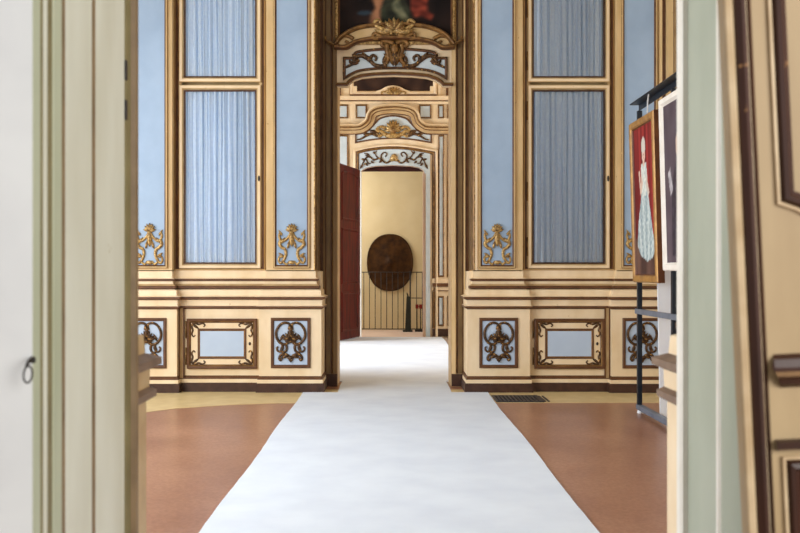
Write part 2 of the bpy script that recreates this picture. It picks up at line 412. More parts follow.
blue_panel(1, .985, 1.415, YB + .07, 'tall blue wall panel immediately right of the middle doorway, gilt cartouche at its foot')
blue_panel(-1, 2.64, 3.06, YB + .03, 'tall blue wall panel at far left, half hidden by the near cream door jamb')
blue_panel(1, 2.64, 3.06, YB + .03, 'tall blue wall panel behind the hanging lady portrait at right')
# outer pilaster strips beyond the outer blue panels
for sg, nm in ((-1, 'trim_7'), (1, 'trim_8')):
    mb = MB(); pr = [(0, 0), (0, .03), (.03, .04), (.05, .02), (.075, .02), (.09, .06), (.15, .065), (.165, .03), (.2, .03), (.215, .05), (.26, .05), (.28, 0)]
    mb.sweep([(CX + sg * 3.08, 1.42), (CX + sg * 3.08, ZT)], [(-u * sg, h) for u, h in pr], W(YB + .03), [CREAMU, CREAMU, BROWN, BROWN, CREAMU, CREAMU, BROWN, TAN, BROWN, CREAMU, TAN])
    struct(mb.build(nm), 'cream and brown pilaster strip at the %s end of the panelled wall' % ('left' if sg < 0 else 'right'), 'pilaster')

# ---- curtained wall cupboards
def curtain_mesh(x0, x1, z0, z1, y, seed, parent):
    rnd = random.Random(seed); mb = MB(); nx, nz = 420, 22
    xs = []; ph = []; p = rnd.random() * 6
    fr = [rnd.uniform(.6, 1.5) for _ in range(40)]
    for i in range(nx + 1):
        f = i / nx; p += 2 * math.pi * 14 / nx * fr[int(f * 38)]; ph.append(p)
    am = [rnd.uniform(.55, 1.15) for _ in range(60)]
    g = []
    for j in range(nz + 1):
        tz = j / nz; row = []
        gather = 1.0 - .25 * math.exp(-((tz - 0) / .06) ** 2)
        for i in range(nx + 1):
            f = i / nx
            k = ph[i] + .5 * math.sin(2.2 * tz + f * 9 + seed) * (1 - tz) + .25 * math.sin(7 * tz + f * 23)
            a = am[int(ph[i] / (2 * math.pi)) % 60] * gather
            d = .052 - .052 * a * abs(math.sin(k / 2)) ** .55 + .005 * math.sin(1.7 * k + 1 + 2 * tz) + .004 * math.sin(f * 40 + seed)
            row.append(mb.bm.verts.new((x0 + (x1 - x0) * f + .003 * math.cos(k), y + .012 + d, z0 + (z1 - z0) * tz)))
        g.append(row)
    for j in range(nz):
        for i in range(nx): mb.face([g[j][i], g[j][i + 1], g[j + 1][i + 1], g[j + 1][i]], CURT, True)
    return mb.build('curtain', parent, recalc=False)
DF = [(0, 0), (0, .028), (.008, .036), (.036, .036), (.042, .028), (.05, .024), (.055, .008), (.068, .004), (.074, .0)]
DFM = [CREAMU, CREAMU, CREAM, CREAMU, TAN, TAN, BROWN, BROWN]
def cupboard(sg, label):
    y = YB + .17
    xa, xb = sorted((CX + sg * 1.535, CX + sg * 2.57)); xc = (xa + xb) / 2
    t = thing('curtained_cupboard', label, 'cupboard', (xc, y, 1.42), 'curtained wall cupboards')
    # outer frame
    FO = [(0, 0), (0, .03), (.012, .045), (.02, .02), (.03, .02), (.04, 0)]
    MB().sweep(rect(xa - .015, xb + .015, 1.422, ZT - .1), FO, W(y), [CREAMU, CREAMU, BROWN, BROWN, BROWN], True).build('frame', t)
    hz = -1        # hinges on the left stile of both cupboards
    for nm, z0, z1 in (('lower_door', 1.44, 3.60), ('upper_door', 3.635, 5.7)):
        x0, x1 = xa + .035, xb - .035
        d = MB().sweep(rect(x0, x1, z0, z1), DF, W(y), DFM, True).build(nm, t)
        ins = .062
        curtain_mesh(x0 + ins - .018, x1 - ins + .018, z0 + ins - .012, z1 - ins + .02, y - .002, 3 + (sg > 0) * 5 + (nm[0] == 'u') * 11, d)
        mg = MB(); v = [mg.bm.verts.new(p) for p in ((x0 + ins, y - .034, z0 + ins), (x1 - ins, y - .034, z0 + ins), (x1 - ins, y - .034, z1 - ins), (x0 + ins, y - .034, z1 - ins))]
        mg.face(v, GLASS); mg.build('glass_pane', d, recalc=False)
        for fz in (.12, .42, .86):
            hzp = z0 + (z1 - z0) * fz
            MB().tube([(x0 - .006, y - .03, hzp - .11), (x0 - .006, y - .03, hzp + .11)], .008, .008, GILTB, 8, 1).build('hinge', d)
        if nm == 'lower_door':
            k = MB(); zk = z0 + (z1 - z0) * .49; k.blob((x1 - .022, y - .037, zk), .014, .006, .035, IRON); k.build('keyhole', d)
    return t
cupboard(-1, 'tall wall cupboard with pale blue pleated curtain, left of the middle doorway')
cupboard(1, 'tall wall cupboard with pale blue pleated curtain, right of the middle doorway')

# ---- dado panels with shell carving
DP = [(0, 0), (0, .014), (.008, .02), (.03, .018), (.038, .004), (.05, .002)]
def dado_panel(sg, a, b, y, label):
    x0, x1 = sorted((CX + sg * a, CX + sg * b)); z0, z1 = .285, .868
    t = thing('carved_wainscot', label, 'dado panel', ((x0 + x1) / 2, y, z0), 'dado panels with shell carving')
    MB().box(x0 + .02, x1 - .02, y - .004, y, z0 + .02, z1 - .02, DADOB).build('field', t)
    MB().sweep(rect(x0, x1, z0, z1), DP, W(y), [BROWN, BROWN, BROWN, BROWN, GILTB], True).build('frame', t)
    mb = MB(); shell_carving(mb, (x0 + x1) / 2, z0 + .06, (x1 - x0) - .1, .47, W(y - .01), GILTD); mb.build('carving', t)
dado_panel(-1, .975, 1.435, YB, 'blue dado panel with dark gilt shell carving, left pedestal of the middle doorway')
dado_panel(1, .985, 1.435, YB, 'blue dado panel with dark gilt shell carving, right pedestal of the middle doorway')
dado_panel(-1, 2.64, 3.095, YB - .04, 'blue shell-carved dado panel at far left, behind the dark moulding of the near jamb')
dado_panel(1, 2.64, 3.095, YB - .04, 'blue shell-carved dado panel behind the legs of the picture rack')

# ---- dado cupboard doors
def dado_door(sg, a, b, label):
    y = YB + .08
    x0, x1 = sorted((CX + sg * a, CX + sg * b)); z0, z1 = .27, .855
    t = thing('low_cupboard', label, 'cupboard', ((x0 + x1) / 2, y, z0), 'low dado cupboards')
    d = MB(); d.box(x0 + .03, x1 - .03, y - .016, y, z0 + .03, z1 - .03, CREAM); d.build('door', t)
    MB().sweep(rect(x0, x1, z0, z1), [(0, 0), (0, .03), (.01, .036), (.03, .034), (.042, .02), (.05, .016)], W(y), [BROWN, BROWN, BROWN, GILTB, BROWN], True).build('frame', t)
    ix0, ix1, iz0, iz1 = x0 + .125, x1 - .125, z0 + .115, z1 - .115
    f = MB().sweep(rect(ix0, ix1, iz0, iz1), [(0, .016), (.004, .026), (.02, .026), (.034, .018)], W(y), [BROWN, BROWN, GILTB], True).build('inner_frame', t)
    MB().box(ix0 + .02, ix1 - .02, y - .02, y - .012, iz0 + .02, iz1 - .02, DADOB).build('blue_field', t)
    W_ = W(y - .017)
    for sx in (-1, 1):
        for sz in (-1, 1):
            cx_, cz_ = (x0 + .088 if sx < 0 else x1 - .088), (z0 + .085 if sz < 0 else z1 - .085)
            mb = MB(); P = lambda a, b: (cx_ - sx * a * 1.25, cz_ - sz * b * 1.25)
            mb.tube([P(-.02, -.01), P(.0, -.028), P(.04, -.015), P(.075, -.025), P(.1, -.008), P(.085, .008)], .015, .007, GILTD, 6, 4, W_)
            mb.tube([P(-.01, -.02), P(-.028, .0), P(-.015, .04), P(-.025, .075), P(-.008, .1), P(.008, .085)], .015, .007, GILTD, 6, 4, W_)
            mb.leaf(P(-.02, -.02), P(.045, .03), .016, GILTD, W_, .012)
            mb.build('corner_carving', t)
    MB().blob((x1 - .085, y - .018, (z0 + z1) / 2), .014, .008, .02, IRON).build('keyhole', t)
    for fz in (.25, .78):
        MB().tube([(x0 - .012, y - .012, z0 + .585 * fz - .1), (x0 - .012, y - .012, z0 + .585 * fz + .1)], .008, .008, GILTB, 8, 1).build('hinge', t)
dado_door(-1, 1.605, 2.425, 'low dado cupboard with blue panel and keyhole, left of the middle doorway')
dado_door(1, 1.635, 2.455, 'low dado cupboard with blue panel and keyhole, right of the middle doorway')

# ================================================================ OVER THE MIDDLE DOORWAY
YO = 12.21
def over_fn(u, v):
    acc = [0, 0, 0]
    for i in range(4):
        for j in range(4):
            wx = .02 * mnoise.noise((u * 6, v * 6, 7)); wz = .02 * mnoise.noise((u * 6, v * 6, 17))
            c = over_raw(u + wx + (i - 1.5) * .009, v + wz + (j - 1.5) * .009)
            for k in range(3): acc[k] += c[k] / 16
    return tuple(acc)
def over_raw(u, v):
    n = mnoise.noise((u * 5, v * 5, 1)); n2 = mnoise.noise((u * 14, v * 18, 5))
    c = mixc((20, 14, 14), (44, 30, 26), .5 + n)
    px = 339 + u * 112; py = 45 - v * 113          # painted area in its own plane
    if inpoly(px, py, [(366, -30), (384, -24), (380, 6), (382, 30), (366, 30), (371, 6), (376, -4)]): c = mixc((176, 126, 92), (110, 70, 48), abs(px - 377) / 9)
    if inpoly(px, py, [(384, -30), (402, -20), (412, 6), (416, 30), (384, 30), (380, 14)]): c = mixc((58, 62, 46), (30, 32, 26), .5 + n2)
    if inpoly(px, py, [(396, -20), (404, 0), (412, 18), (404, 20), (396, 4), (392, -10)]): c = mixc((138, 136, 104), (80, 84, 66), .5 + n2)
    if inpoly(px, py, [(410, -26), (428, -20), (426, 0), (434, 6), (432, 12), (422, 7), (414, 8), (410, -4)]): c = mixc((150, 66, 48), (92, 36, 28), .5 + n2 * 1.4)
    if (px - 365) ** 2 / 60 + (py - 2) ** 2 / 14 < 1: c = (48, 62, 74)
    if py < -24: c = mixc(c, (70, 62, 56), .5 + n * .5)
    if (px - 395) ** 2 / 70 + (py + 42) ** 2 / 110 < 1: c = (186, 142, 112)
    if py < -30 and px > 425: c = mixc((96, 100, 108), (50, 50, 54), .5 + n)
    return c
x0, z1 = q(339.5, 0, YO); x1, z0 = q(451, 45, YO)
t = thing('overdoor_painting', 'dark figure painting in a gold frame above the middle doorway', 'painting', ((x0 + x1) / 2, YO, z0))
canvas('canvas', t, x0, x1, z0, 5.2, W(YO), over_fn, 90, 100)
MB().sweep(rect(x0 - .055, x1 + .055, z0, 5.25), [(0, 0), (0, .03), (.015, .045), (.035, .045), (.045, .025), (.06, .01)], W(YO + .01), [GILTB, GILT, GILT, GILTB, BROWN], True).build('frame', t)

Wp = W(YO - .01)
top = smoothpath(qs([(335, 45), (341, 38), (352, 31), (366, 27), (393, 25), (420, 26.5), (436, 30.5), (447, 37), (454, 45)], YO))
low = smoothpath(qs([(335, 47.5), (346, 48), (352, 44.5), (360, 41.5), (375, 39), (393, 38.3), (412, 39), (428, 41.5), (436, 44.5), (443, 48), (454, 47.5)], YO))
t = thing('arched_overdoor_cornice', 'arched brown and cream cornice with gilt shell below the overdoor painting', 'cornice', (CX, YO, 4.14))
MB().prism(low + list(reversed(top)), Wp, -.02, .04, CREAMU).build('cream_band', t)
bar = [(-.03, .0), (-.03, .07), (-.016, .1), (.004, .105), (.016, .08), (.026, .05), (.026, 0)]
MB().sweep(top, bar, Wp, [BROWN, GILTB, GILTB, GILTB, BROWN, BROWN], smooth=True).build('upper_moulding', t)
MB().sweep(low, bar, Wp, [BROWN, BROWN, GILTB, BROWN, BROWN, BROWN], smooth=True).build('lower_moulding', t)
for s in (-1, 1):
    mb = MB(); c0 = q(393.5 + s * 50.5, 42.5, YO)
    mb.tube([q(393.5 + s * a, b, YO) for a, b in ((40, 40), (46, 37), (53, 38), (57, 43), (54, 47), (48, 47), (45, 44), (48, 42))], .026, .016, GILTB, 7, 4, W(YO - .06))
    mb.tube([q(393.5 + s * a, b, YO) for a, b in ((56, 45), (62, 44), (67, 41), (68, 37))], .026, .012, GILTB, 7, 4, W(YO - .05))
    mb.build('scroll_ear', t)
mb = MB(); cxs, czs = q(394, 30, YO); Wq = W(YO - .09)
for k in range(-4, 5):
    a = math.radians(k * 24); mb.leaf((cxs, czs - .05), (cxs + math.sin(a) * .15, czs + .0 + math.cos(a) * .13), .042, GILTB if k % 2 else GILT, Wq, .06)
mb.blob((cxs, YO - .12, czs - .02), .06, .05, .045, GILT)
for s in (-1, 1):
    mb.tube([(cxs + s * a, czs + b) for a, b in ((.02, -.06), (.12, -.02), (.2, .02), (.24, .07), (.19, .1), (.16, .06))], .03, .018, GILT, 7, 4, Wq)
    mb.tube([(cxs + s * a, czs + b) for a, b in ((.05, -.08), (.15, -.1), (.24, -.06), (.25, -.12), (.19, -.13))], .028, .016, GILTB, 7, 4, Wq)
    mb.leaf((cxs + s * .06, czs - .06), (cxs + s * .24, czs - .02), .03, GILT, Wq, .04)
o = mb.build('shell_crest', t); o['label'] = 'gilt shell crest'

t = thing('lintel_panel', 'cream lintel panel with blue inset and brown scrolls over the middle doorway', 'lintel panel', (CX, YO, 3.66))
board = [(335.5, 87), (335.5, 47)] + [(346, 47), (352, 44), (360, 41), (393, 38), (428, 41), (436, 44), (443, 47), (453.5, 47), (453.5, 87)] + list(reversed(arch[1:-1]))
MB().prism(qs(board, YO), W(YO + .035), -.005, .03, CREAM).build('board', t)
inset = smoothpath([(344.5, 78), (352, 73.5), (360, 70.5), (375, 68.6), (395, 68), (415, 68.6), (429, 70.5), (438, 73.5), (446, 78)], 3) + [(446, 58.5), (436.5, 58.5)] + smoothpath([(436.5, 58.5), (435, 54), (430, 51.8), (412, 49.8), (395, 49.3), (378, 49.8), (360, 51.8), (355, 54), (353.5, 58.5)], 3)[1:] + [(344.5, 58.5)]
insW = qs(inset, YO)
MB().prism(insW, W(YO), 0, .004, PALE).build('blue_inset', t)
MB().sweep(insW, [(-.018, 0), (-.018, .02), (-.004, .026), (.01, .02), (.018, .0)], W(YO), [BROWN, GILTD, BROWN, BROWN], True).build('inset_frame', t)
MB().sweep([p for p in reversed(qs(arch, YO))], [(-.01, -.02), (-.01, .05), (-.025, .065), (-.045, .05), (-.05, 0)], W(YO), [BROWN, BROWN, GILTB, BROWN]).build('arch_moulding', t)
Wl = W(YO - .012)
for s in (-1, 1):
    mb = MB(); T = lambda pts, r0, r1: mb.tube([q(395 + s * a, b, YO) for a, b in pts], r0, r1, GILTD, 7, 4, Wl)
    T([(10, 66), (16, 66.5), (22, 64), (25, 59), (22, 55.5), (18.5, 58), (20, 61)], .03, .014)
    T([(24, 61), (30, 57), (36, 56), (41, 60), (40, 64), (36.5, 62.5)], .034, .014)
    T([(36, 60), (42, 64), (47, 66.5), (50, 68)], .026, .012)
    mb.leaf(q(395 + s * 28, 60, YO), q(395 + s * 33, 52.5, YO), .03, GILTD, Wl, .03)
    mb.leaf(q(395 + s * 38, 59, YO), q(395 + s * 43, 54, YO), .025, GILTD, Wl, .03)
    mb.leaf(q(395 + s * 43, 64, YO), q(395 + s * 46, 60, YO), .02, GILTD, Wl, .02)
    mb.leaf(q(395 + s * 12, 64, YO), q(395 + s * 8, 54, YO), .03, GILTD, Wl, .03)
    mb.build('scroll_carving', t)
mb = MB(); Wm = W(YO - .03)
for s in (-1, 1):
    mb.tube([q(394.5 + s * a, b, YO) for a, b in ((1, 44), (6, 42), (11, 41.5), (13, 45), (10, 47), (8, 45))], .034, .018, GILTB, 7, 4, Wm)
    mb.tube([q(394.5 + s * a, b, YO) for a, b in ((7, 45), (7.5, 51), (6, 57), (7, 62), (10, 64.5), (8, 67))], .034, .018, GILTB, 7, 4, Wm)
    mb.leaf(q(394.5 + s * 2, 65, YO), q(394.5 + s * 5.5, 48, YO), .03, GILTB, Wm, .05)
    mb.leaf(q(394.5 + s * 3, 60, YO), q(394.5 + s * 11, 54, YO), .025, GILTB, Wm, .04)
mb.leaf(q(394.5, 67, YO), q(394.5, 42, YO), .06, GILTD, Wm, .06)
mb.blob(Wm(*q(394.5, 50, YO), .04), .05, .04, .06, GILTB); mb.blob(Wm(*q(394.5, 61, YO), .03), .055, .04, .045, GILTB)
o = mb.build('acanthus_mask', t)

# ================================================================ FLOORS AND CARPETS
def slab(nm, pts, z0, z1, m): return MB().prism(pts, PLAN, z0, z1, m)
mb = slab('floor', [(-6, 2.1), (6, 2.1), (6, 12.75), (-6, 12.75)], -.1, 0, TERRA)
struct(mb.build('floor'), 'brown terracotta floor of the panelled room', 'floor')
bd = [(-5.2, 9.2), (-3.2, 9.45), (-2.55, 9.85), (-2.2, 10.25), (-1.7, 10.52), (-1.2, 10.66), (1.2, 10.69), (5.2, 10.69), (5.2, 11.9), (-5.2, 11.9)]
struct(slab('f', bd, 0, .003, YELLOWF).build('trim_9'), 'yellow border strip of the floor along the panelled wall', 'floor border')
struct(slab('f', [(-6, 12.75), (6, 12.75), (6, 21.5), (-6, 21.5)], -.1, 0, GREYFL).build('floor_hall'), 'grey floor of the room behind the middle doorway', 'floor')
struct(slab('f', [(-3, 21.5), (3, 21.5), (3, 24.4), (-3, 24.4)], -.1, 0, PINK).build('floor_landing'), 'pinkish stone floor beyond the farthest doorway', 'floor')
struct(slab('f', [(-5, -3), (5, -3), (5, 2.1), (-5, 2.1)], -.1, 0, GREYFL).build('floor_anteroom'), 'floor of the nearest room', 'floor')
def carpet(x0, x1, y0, y1, label, nx=20, ny=60):
    mb = MB(); R = random.Random(int(y0 * 10)); g = []
    for j in range(ny + 1):
        f = j / ny; y = y0 + (y1 - y0) * f
        e0 = .008 * math.sin(y * 1.9) + R.uniform(-.002, .002); e1 = .008 * math.sin(y * 1.6 + 1) + R.uniform(-.002, .002)
        g.append([mb.bm.verts.new((x0 + e0 + (x1 + e1 - x0 - e0) * i / nx, y, .011 + .0015 * mnoise.noise((i * .35, y * 1.3, 2)))) for i in range(nx + 1)])
    for j in range(ny):
        for i in range(nx): mb.face([g[j][i], g[j][i + 1], g[j + 1][i + 1], g[j + 1][i]], CARPET, True)
    edge = [g[0][i] for i in range(nx + 1)] + [g[j][nx] for j in range(1, ny + 1)] + [g[ny][i] for i in range(nx - 1, -1, -1)] + [g[j][0] for j in range(ny - 1, 0, -1)]
    lo = [mb.bm.verts.new((v.co.x, v.co.y, .001)) for v in edge]; edge = [mb.bm.verts.new(v.co) for v in edge]
    for i in range(len(edge)): mb.face([edge[i], edge[i - 1], lo[i - 1], lo[i]], CARPET)
    return tag(mb.build('carpet_runner'), label, 'carpet', 'white carpet runners')
carpet(-1.02, 1.115, 3.5, 11.56, 'wide white carpet runner in the foreground on the brown floor')
carpet(-.615, .695, 11.56, 12.75, 'short white carpet piece lying in the middle doorway', 12, 10)
carpet(-1.04, 1.09, 12.75, 21.38, 'white carpet runner in the farther room, ending at the dark red door')

# floor vent
vx0, vx1, vy0, vy1 = 1.13, 1.645, 10.72, 11.26
t = thing('floor_vent', 'dark metal grille set in the floor right of the carpet', 'floor vent', ((vx0 + vx1) / 2, (vy0 + vy1) / 2, .003))
MB().sweep(rect(vx0, vx1, vy0, vy1), [(0, .003), (0, .014), (.03, .014), (.03, .003)], PLAN, BLACKG, True).build('frame', t)
mb = MB(); mb.box(vx0 + .02, vx1 - .02, vy0 + .02, vy1 - .02, .0032, .005, IRON); mb.build('dark_sheet', t)  # flat dark sheet stands for the shade below the grating
mb = MB()
for k in range(13): x = vx0 + .05 + k * .0425; mb.box(x, x + .02, vy0 + .03, vy1 - .03, .005, .012, BLACKG)
for k in range(8): y = vy0 + .07 + k * .058; mb.box(vx0 + .03, vx1 - .03, y, y + .014, .005, .0115, BLACKG)
mb.build('grating', t)

# ================================================================ SECOND ROOM AND ITS FAR WALL
YF = 21.5; WF = W(YF)
mb = MB()
xl, xr = -.70, .74
mb.box(-6, xl, YF, YF + .3, 0, 7, CREAM); mb.box(xr, 6, YF, YF + .3, 0, 7, CREAM)
hd = [(360, 173), (362, 170), (367, 167.5), (375, 166), (393, 165.2), (411, 166), (419, 167.5), (423, 170), (425.5, 174)]
HD = qs(hd, YF)
mb.prism([(xl, 7), (xl, HD[0][1])] + HD + [(xr, HD[-1][1]), (xr, 7)], WF, -.3, 0, CREAM, PINK)
struct(mb.build('wall_far'), 'cream wall of the farther room with the arched doorway', 'wall')
mb = MB()
for y0_, y1_ in ((12.75, 14.5), (16.6, 17.2), (19.4, YF)): mb.box(-6.1, -6, y0_, y1_, 0, 7, CREAM)  # unseen piers, nearest one placed so its shadow crosses the carpet
mb.box(-6.1, -6, 12.75, YF, 0, .5, CREAM); mb.box(-6.1, -6, 12.75, YF, 5, 7, CREAM)
struct(mb.build('wall_left_hall'), 'unseen window wall on the left of the farther room', 'wall')
struct(MB().box(-6.1, 6.1, 12.77, YF, 7, 7.1, CREAM).build('ceiling_hall'), 'unseen ceiling of the farther room', 'ceiling')  # added to keep world light out, so hall shadows deepen
struct(MB().box(-5.3, 5.3, 3.08, 12.76, ZT, ZT + .1, JAMBW).build('ceiling'), 'unseen ceiling of the panelled room', 'ceiling')  # added to cut light from above, so the upper wall darkens
struct(MB().box(6, 6.1, 12.75, YF, 0, 7, CREAM).build('wall_right_hall'), 'wall on the right of the farther room', 'wall')

# stringcourse bands
mb = MB()
def band(y0, y1, x0, x1, h, m, hb=0):
    a, b = q(x0, y1, YF); c, d = q(x1, y0, YF); mb.box(a, c, YF - h, YF - hb, b, d, m, .004)
band(96.2, 100.3, 270, 520, .07, CREAM); band(100.3, 101.8, 270, 520, .035, BROWN); band(101.8, 104, 270, 520, .03, CREAM)
band(278.5, 283, 432, 520, .05, CREAM); band(283, 287, 432, 520, .07, BROWN); band(287, 290, 432, 520, .04, CREAM); band(290, 291.2, 432, 520, .05, BROWN)
band(328.5, 336.5, 432, 520, .05, DARK)
band(278.5, 283, 270, 356, .05, CREAM); band(283, 287, 270, 356, .07, BROWN); band(328.5, 336.5, 270, 352, .05, DARK)
struct(mb.build('trim_10'), 'moulding bands across the far wall', 'moulding')

def far_panel(x0, x1, y0, y1, label, w=.02):
    a, b = q(x0, y1, YF); c, d = q(x1, y0, YF)
    t = thing('pale_wall_panel', label, 'wall panel', ((a + c) / 2, YF, b), 'pale blue panels of the far wall')
    MB().box(a + .005, c - .005, YF - .006, YF, b + .005, d - .005, PALE).build('field', t)
    MB().sweep(rect(a - w, c + w, b - w, d + w), [(0, 0), (0, .02), (w * .9, .03), (w * 1.4, .018), (w * 1.8, 0)], WF, [BROWN, GILTB, GILTB, BROWN], True).build('frame', t)
far_panel(328, 347.3, 105.5, 117.5, 'small pale blue panel at the left end of the far panel row')
far_panel(356.5, 366, 105.5, 117.5, 'small pale blue panel left of the arched hood of the far doorway')
far_panel(420, 430.5, 105.5, 117.5, 'small pale blue panel right of the arched hood of the far doorway')
far_panel(438.7, 443.2, 105.5, 117.5, 'narrow pale blue panel near the right end of the far panel row')
far_panel(447.8, 466, 105.5, 117.5, 'small pale blue panel cut by the right edge of the middle doorway')
far_panel(326, 347.5, 136, 276, 'tall pale blue panel above the dark red door leaf')
far_panel(439, 443.4, 136, 276, 'tall narrow pale blue panel right of the far doorway')
far_panel(448, 470, 136, 276, 'tall pale blue panel at the right edge of the view through the doorway')
far_panel(438.7, 443.2, 297, 325, 'low narrow pale dado panel right of the far doorway')
far_panel(448.4, 470, 297, 325, 'low pale dado panel at the right edge of the view through the doorway')

# overdoor painting of the far wall
t = thing('far_overdoor_painting', 'dark painting in a cream shouldered frame high on the far wall', 'painting', (q(393, 95, YF)[0], YF, q(393, 95, YF)[1]))
a, b = q(352, 91, YF); c, d = q(434, 60, YF)
canvas('canvas', t, a, c, b, 7.0, W(YF - .02), lambda u, v: mixc((34, 22, 20), (70, 50, 40), .5 + 1.2 * mnoise.noise((u * 7, v * 6, 3))), 40, 30)
mb = MB()
pth = qs([(350.3, 60), (350.3, 94.8), (436.5, 94.8), (436.5, 60)], YF)
mb.sweep(pth, [(0, 0), (0, .05), (.03, .065), (.06, .05), (.075, .03), (.085, .02)], W(YF - .0), [CREAM, CREAM, CREAM, CREAM, BROWN])
for x0_, x1_ in ((353, 357), (430, 434)):
    a, b = q(x0_, 92, YF); c, d = q(x1_, 86.5, YF); mb.box(a, c, YF - .05, YF, b, d, CREAM, .004)
arc = smoothpath(qs([(376, 91.5), (381, 90), (386, 87.3), (393, 86), (400, 87.3), (405, 90), (410, 91.5)], YF), 4)
mb.prism(arc + [q(410, 94, YF), q(376, 94, YF)], W(YF - .02), 0, .04, CREAM)
mb.sweep(qs([(350, 96), (436.5, 96)], YF), [(-.01, 0), (-.01, .08), (.02, .08), (.02, 0)], WF, BROWN)
mb.build('frame', t)
mb = MB(); c0 = q(393.5, 94, YF)
for k in range(-4, 5):
    a = math.radians(k * 21); mb.leaf(c0, (c0[0] + math.sin(a) * .2, c0[1] + math.cos(a) * .14 + .01), .03, GILT, W(YF - .06), .04)
for s in (-1, 1): mb.tube([(c0[0] + s * a_, c0[1] + b_) for a_, b_ in ((.02, .0), (.12, .01), (.2, .04), (.26, .02), (.24, -.02))], .03, .015, GILT, 7, 4, W(YF - .06))
mb.build('shell_crest', t)
# vertical strips either side of it
mb = MB()
for x0_, x1_, m in ((336, 341, DARK), (346.5, 349.3, CREAM), (438, 440.5, CREAM), (446, 449, BROWN)):
    a, b = q(x0_, 96, YF); c, d = q(x1_, 60, YF); mb.box(a, c, YF - .03, YF, b, d, m)
struct(mb.build('trim_11'), 'upright strips beside the far overdoor painting', 'moulding')

# arched hood over the far doorway
hood = smoothpath(qs([(320, 124.5), (354, 124.5), (361, 123), (365, 119.5), (366.5, 114.5), (369.5, 110), (375.5, 106.5), (384, 104.8), (393, 104.3), (402, 104.8), (410.5, 106.5), (416.5, 110), (419.5, 114.5), (421, 119.5), (425, 123), (432, 124.5), (466, 124.5)], YF), 5)
t = thing('arched_door_hood', 'curved cream and gilt hood moulding above the farthest doorway', 'door hood', (CX, YF, q(0, 172, YF)[1]))
hp = [(.0, 0), (.0, .10), (-.03, .12), (-.055, .10), (-.07, .1), (-.085, .075), (-.12, .07), (-.135, .045), (-.15, .04), (-.2, .035), (-.22, .02)]
MB().sweep(hood, hp, WF, [BROWN, CREAM, TAN, BROWN, GILTB, TAN, BROWN, TAN, TAN, BROWN], smooth=False).build('hood_moulding', t)
tym = smoothpath([(356, 142.3), (368, 140), (380, 138.6), (393, 138), (406, 138.6), (418, 140), (431, 142.3)], 3) + smoothpath([(431, 134.5), (424, 133.8), (418, 131), (411.5, 124.5), (407, 119.5), (400, 117), (393, 116.2), (386, 117), (379, 119.5), (374.5, 124.5), (368, 131), (362, 133.8), (356, 134.5)], 3)
TY = qs(tym, YF)
MB().prism(TY, WF, 0, .012, PALE).build('tympanum', t)
MB().sweep(TY, [(-.022, 0), (-.022, .03), (0, .035), (.012, .012)], WF, [GILTB, BROWN, BROWN], True).build('tympanum_frame', t)
mb = MB(); W2 = W(YF - .02)
for k in range(-4, 5):
    a = math.radians(k * 25); c0 = q(393, 129, YF); mb.leaf((c0[0], c0[1] - .03), (c0[0] + math.sin(a) * .18, c0[1] + math.cos(a) * .2), .045, GILT, W2, .06)
mb.blob(W2(*q(393, 130, YF), .03), .09, .06, .09, GILTB); mb.blob(W2(*q(393, 136, YF), .03), .16, .05, .06, GILT)
for s in (-1, 1):
    T = lambda pts, r0, r1, m: mb.tube([q(393 + s * a, b, YF) for a, b in pts], r0, r1, m, 7, 4, W2)
    T([(5, 136), (9, 134), (13, 131), (16, 133), (14, 136.5), (11, 135)], .05, .03, GILT)
    T([(8, 129), (11, 127), (15, 128), (17, 131)], .04, .025, GILT)
    T([(15, 136), (21, 134), (27, 136), (32, 139), (36, 140)], .04, .014, GILTD)
    mb.leaf(q(393 + s * 14, 134, YF), q(393 + s * 24, 130.5, YF), .05, GILTD, W2, .04)
    mb.leaf(q(393 + s * 22, 135, YF), q(393 + s * 31, 133.5, YF), .035, GILTD, W2, .04)
o = mb.build('gilt_carving', t)

# door surround with floral arch panel
t = bpy.data.objects.new('trim_17', None); col.objects.link(t); t.location = (CX, YF, 0); struct(t, 'pale door surround with brown outer moulding and floral scroll head, farthest doorway', 'door surround')
outer = qs([(353.6, 337), (353.6, 150)], YF) + smoothpath(qs([(353.6, 150), (364, 147.2), (378, 145), (393, 144.2), (408, 145), (422, 147.2), (437.6, 150)], YF), 3)[0:] + qs([(437.6, 337)], YF)
MB().sweep(outer, [(.0, 0), (.0, .05), (-.025, .075), (-.05, .06), (-.07, .045), (-.085, .05), (-.105, .03), (-.12, .0)], WF, [BROWN, CREAM, CREAM, BROWN, GILTB, GILTB, BROWN]).build('outer_moulding', t)
head = qs([(359, 172), (359, 152.5)], YF) + smoothpath(qs([(359, 152.5), (366, 150.8), (378, 149.3), (393, 148.6), (408, 149.3), (420, 150.8), (430, 152.5)], YF), 3)[1:] + qs([(430, 173)], YF) + list(reversed(HD))
MB().prism(head, WF, 0, .02, PALE).build('scroll_head', t)
a, b = q(422.8, 337, YF + .2); c, d = q(426.2, 173, YF + .2); MB().box(a, c, YF + .06, YF + .3, b, d, PINK).build('inner_reveal', t)
a, b = q(425.8, 337, YF); c, d = q(430, 173, YF); MB().box(a, c, YF - .022, YF + .3, b, d, PALE).build('jamb_strip', t)
a, b = q(358.2, 337, YF); c, d = q(361.3, 172, YF); MB().box(a, c, YF - .022, YF + .3, b, d, JAMBW).build('jamb_strip', t)
mb = MB(); W3 = W(YF - .024)
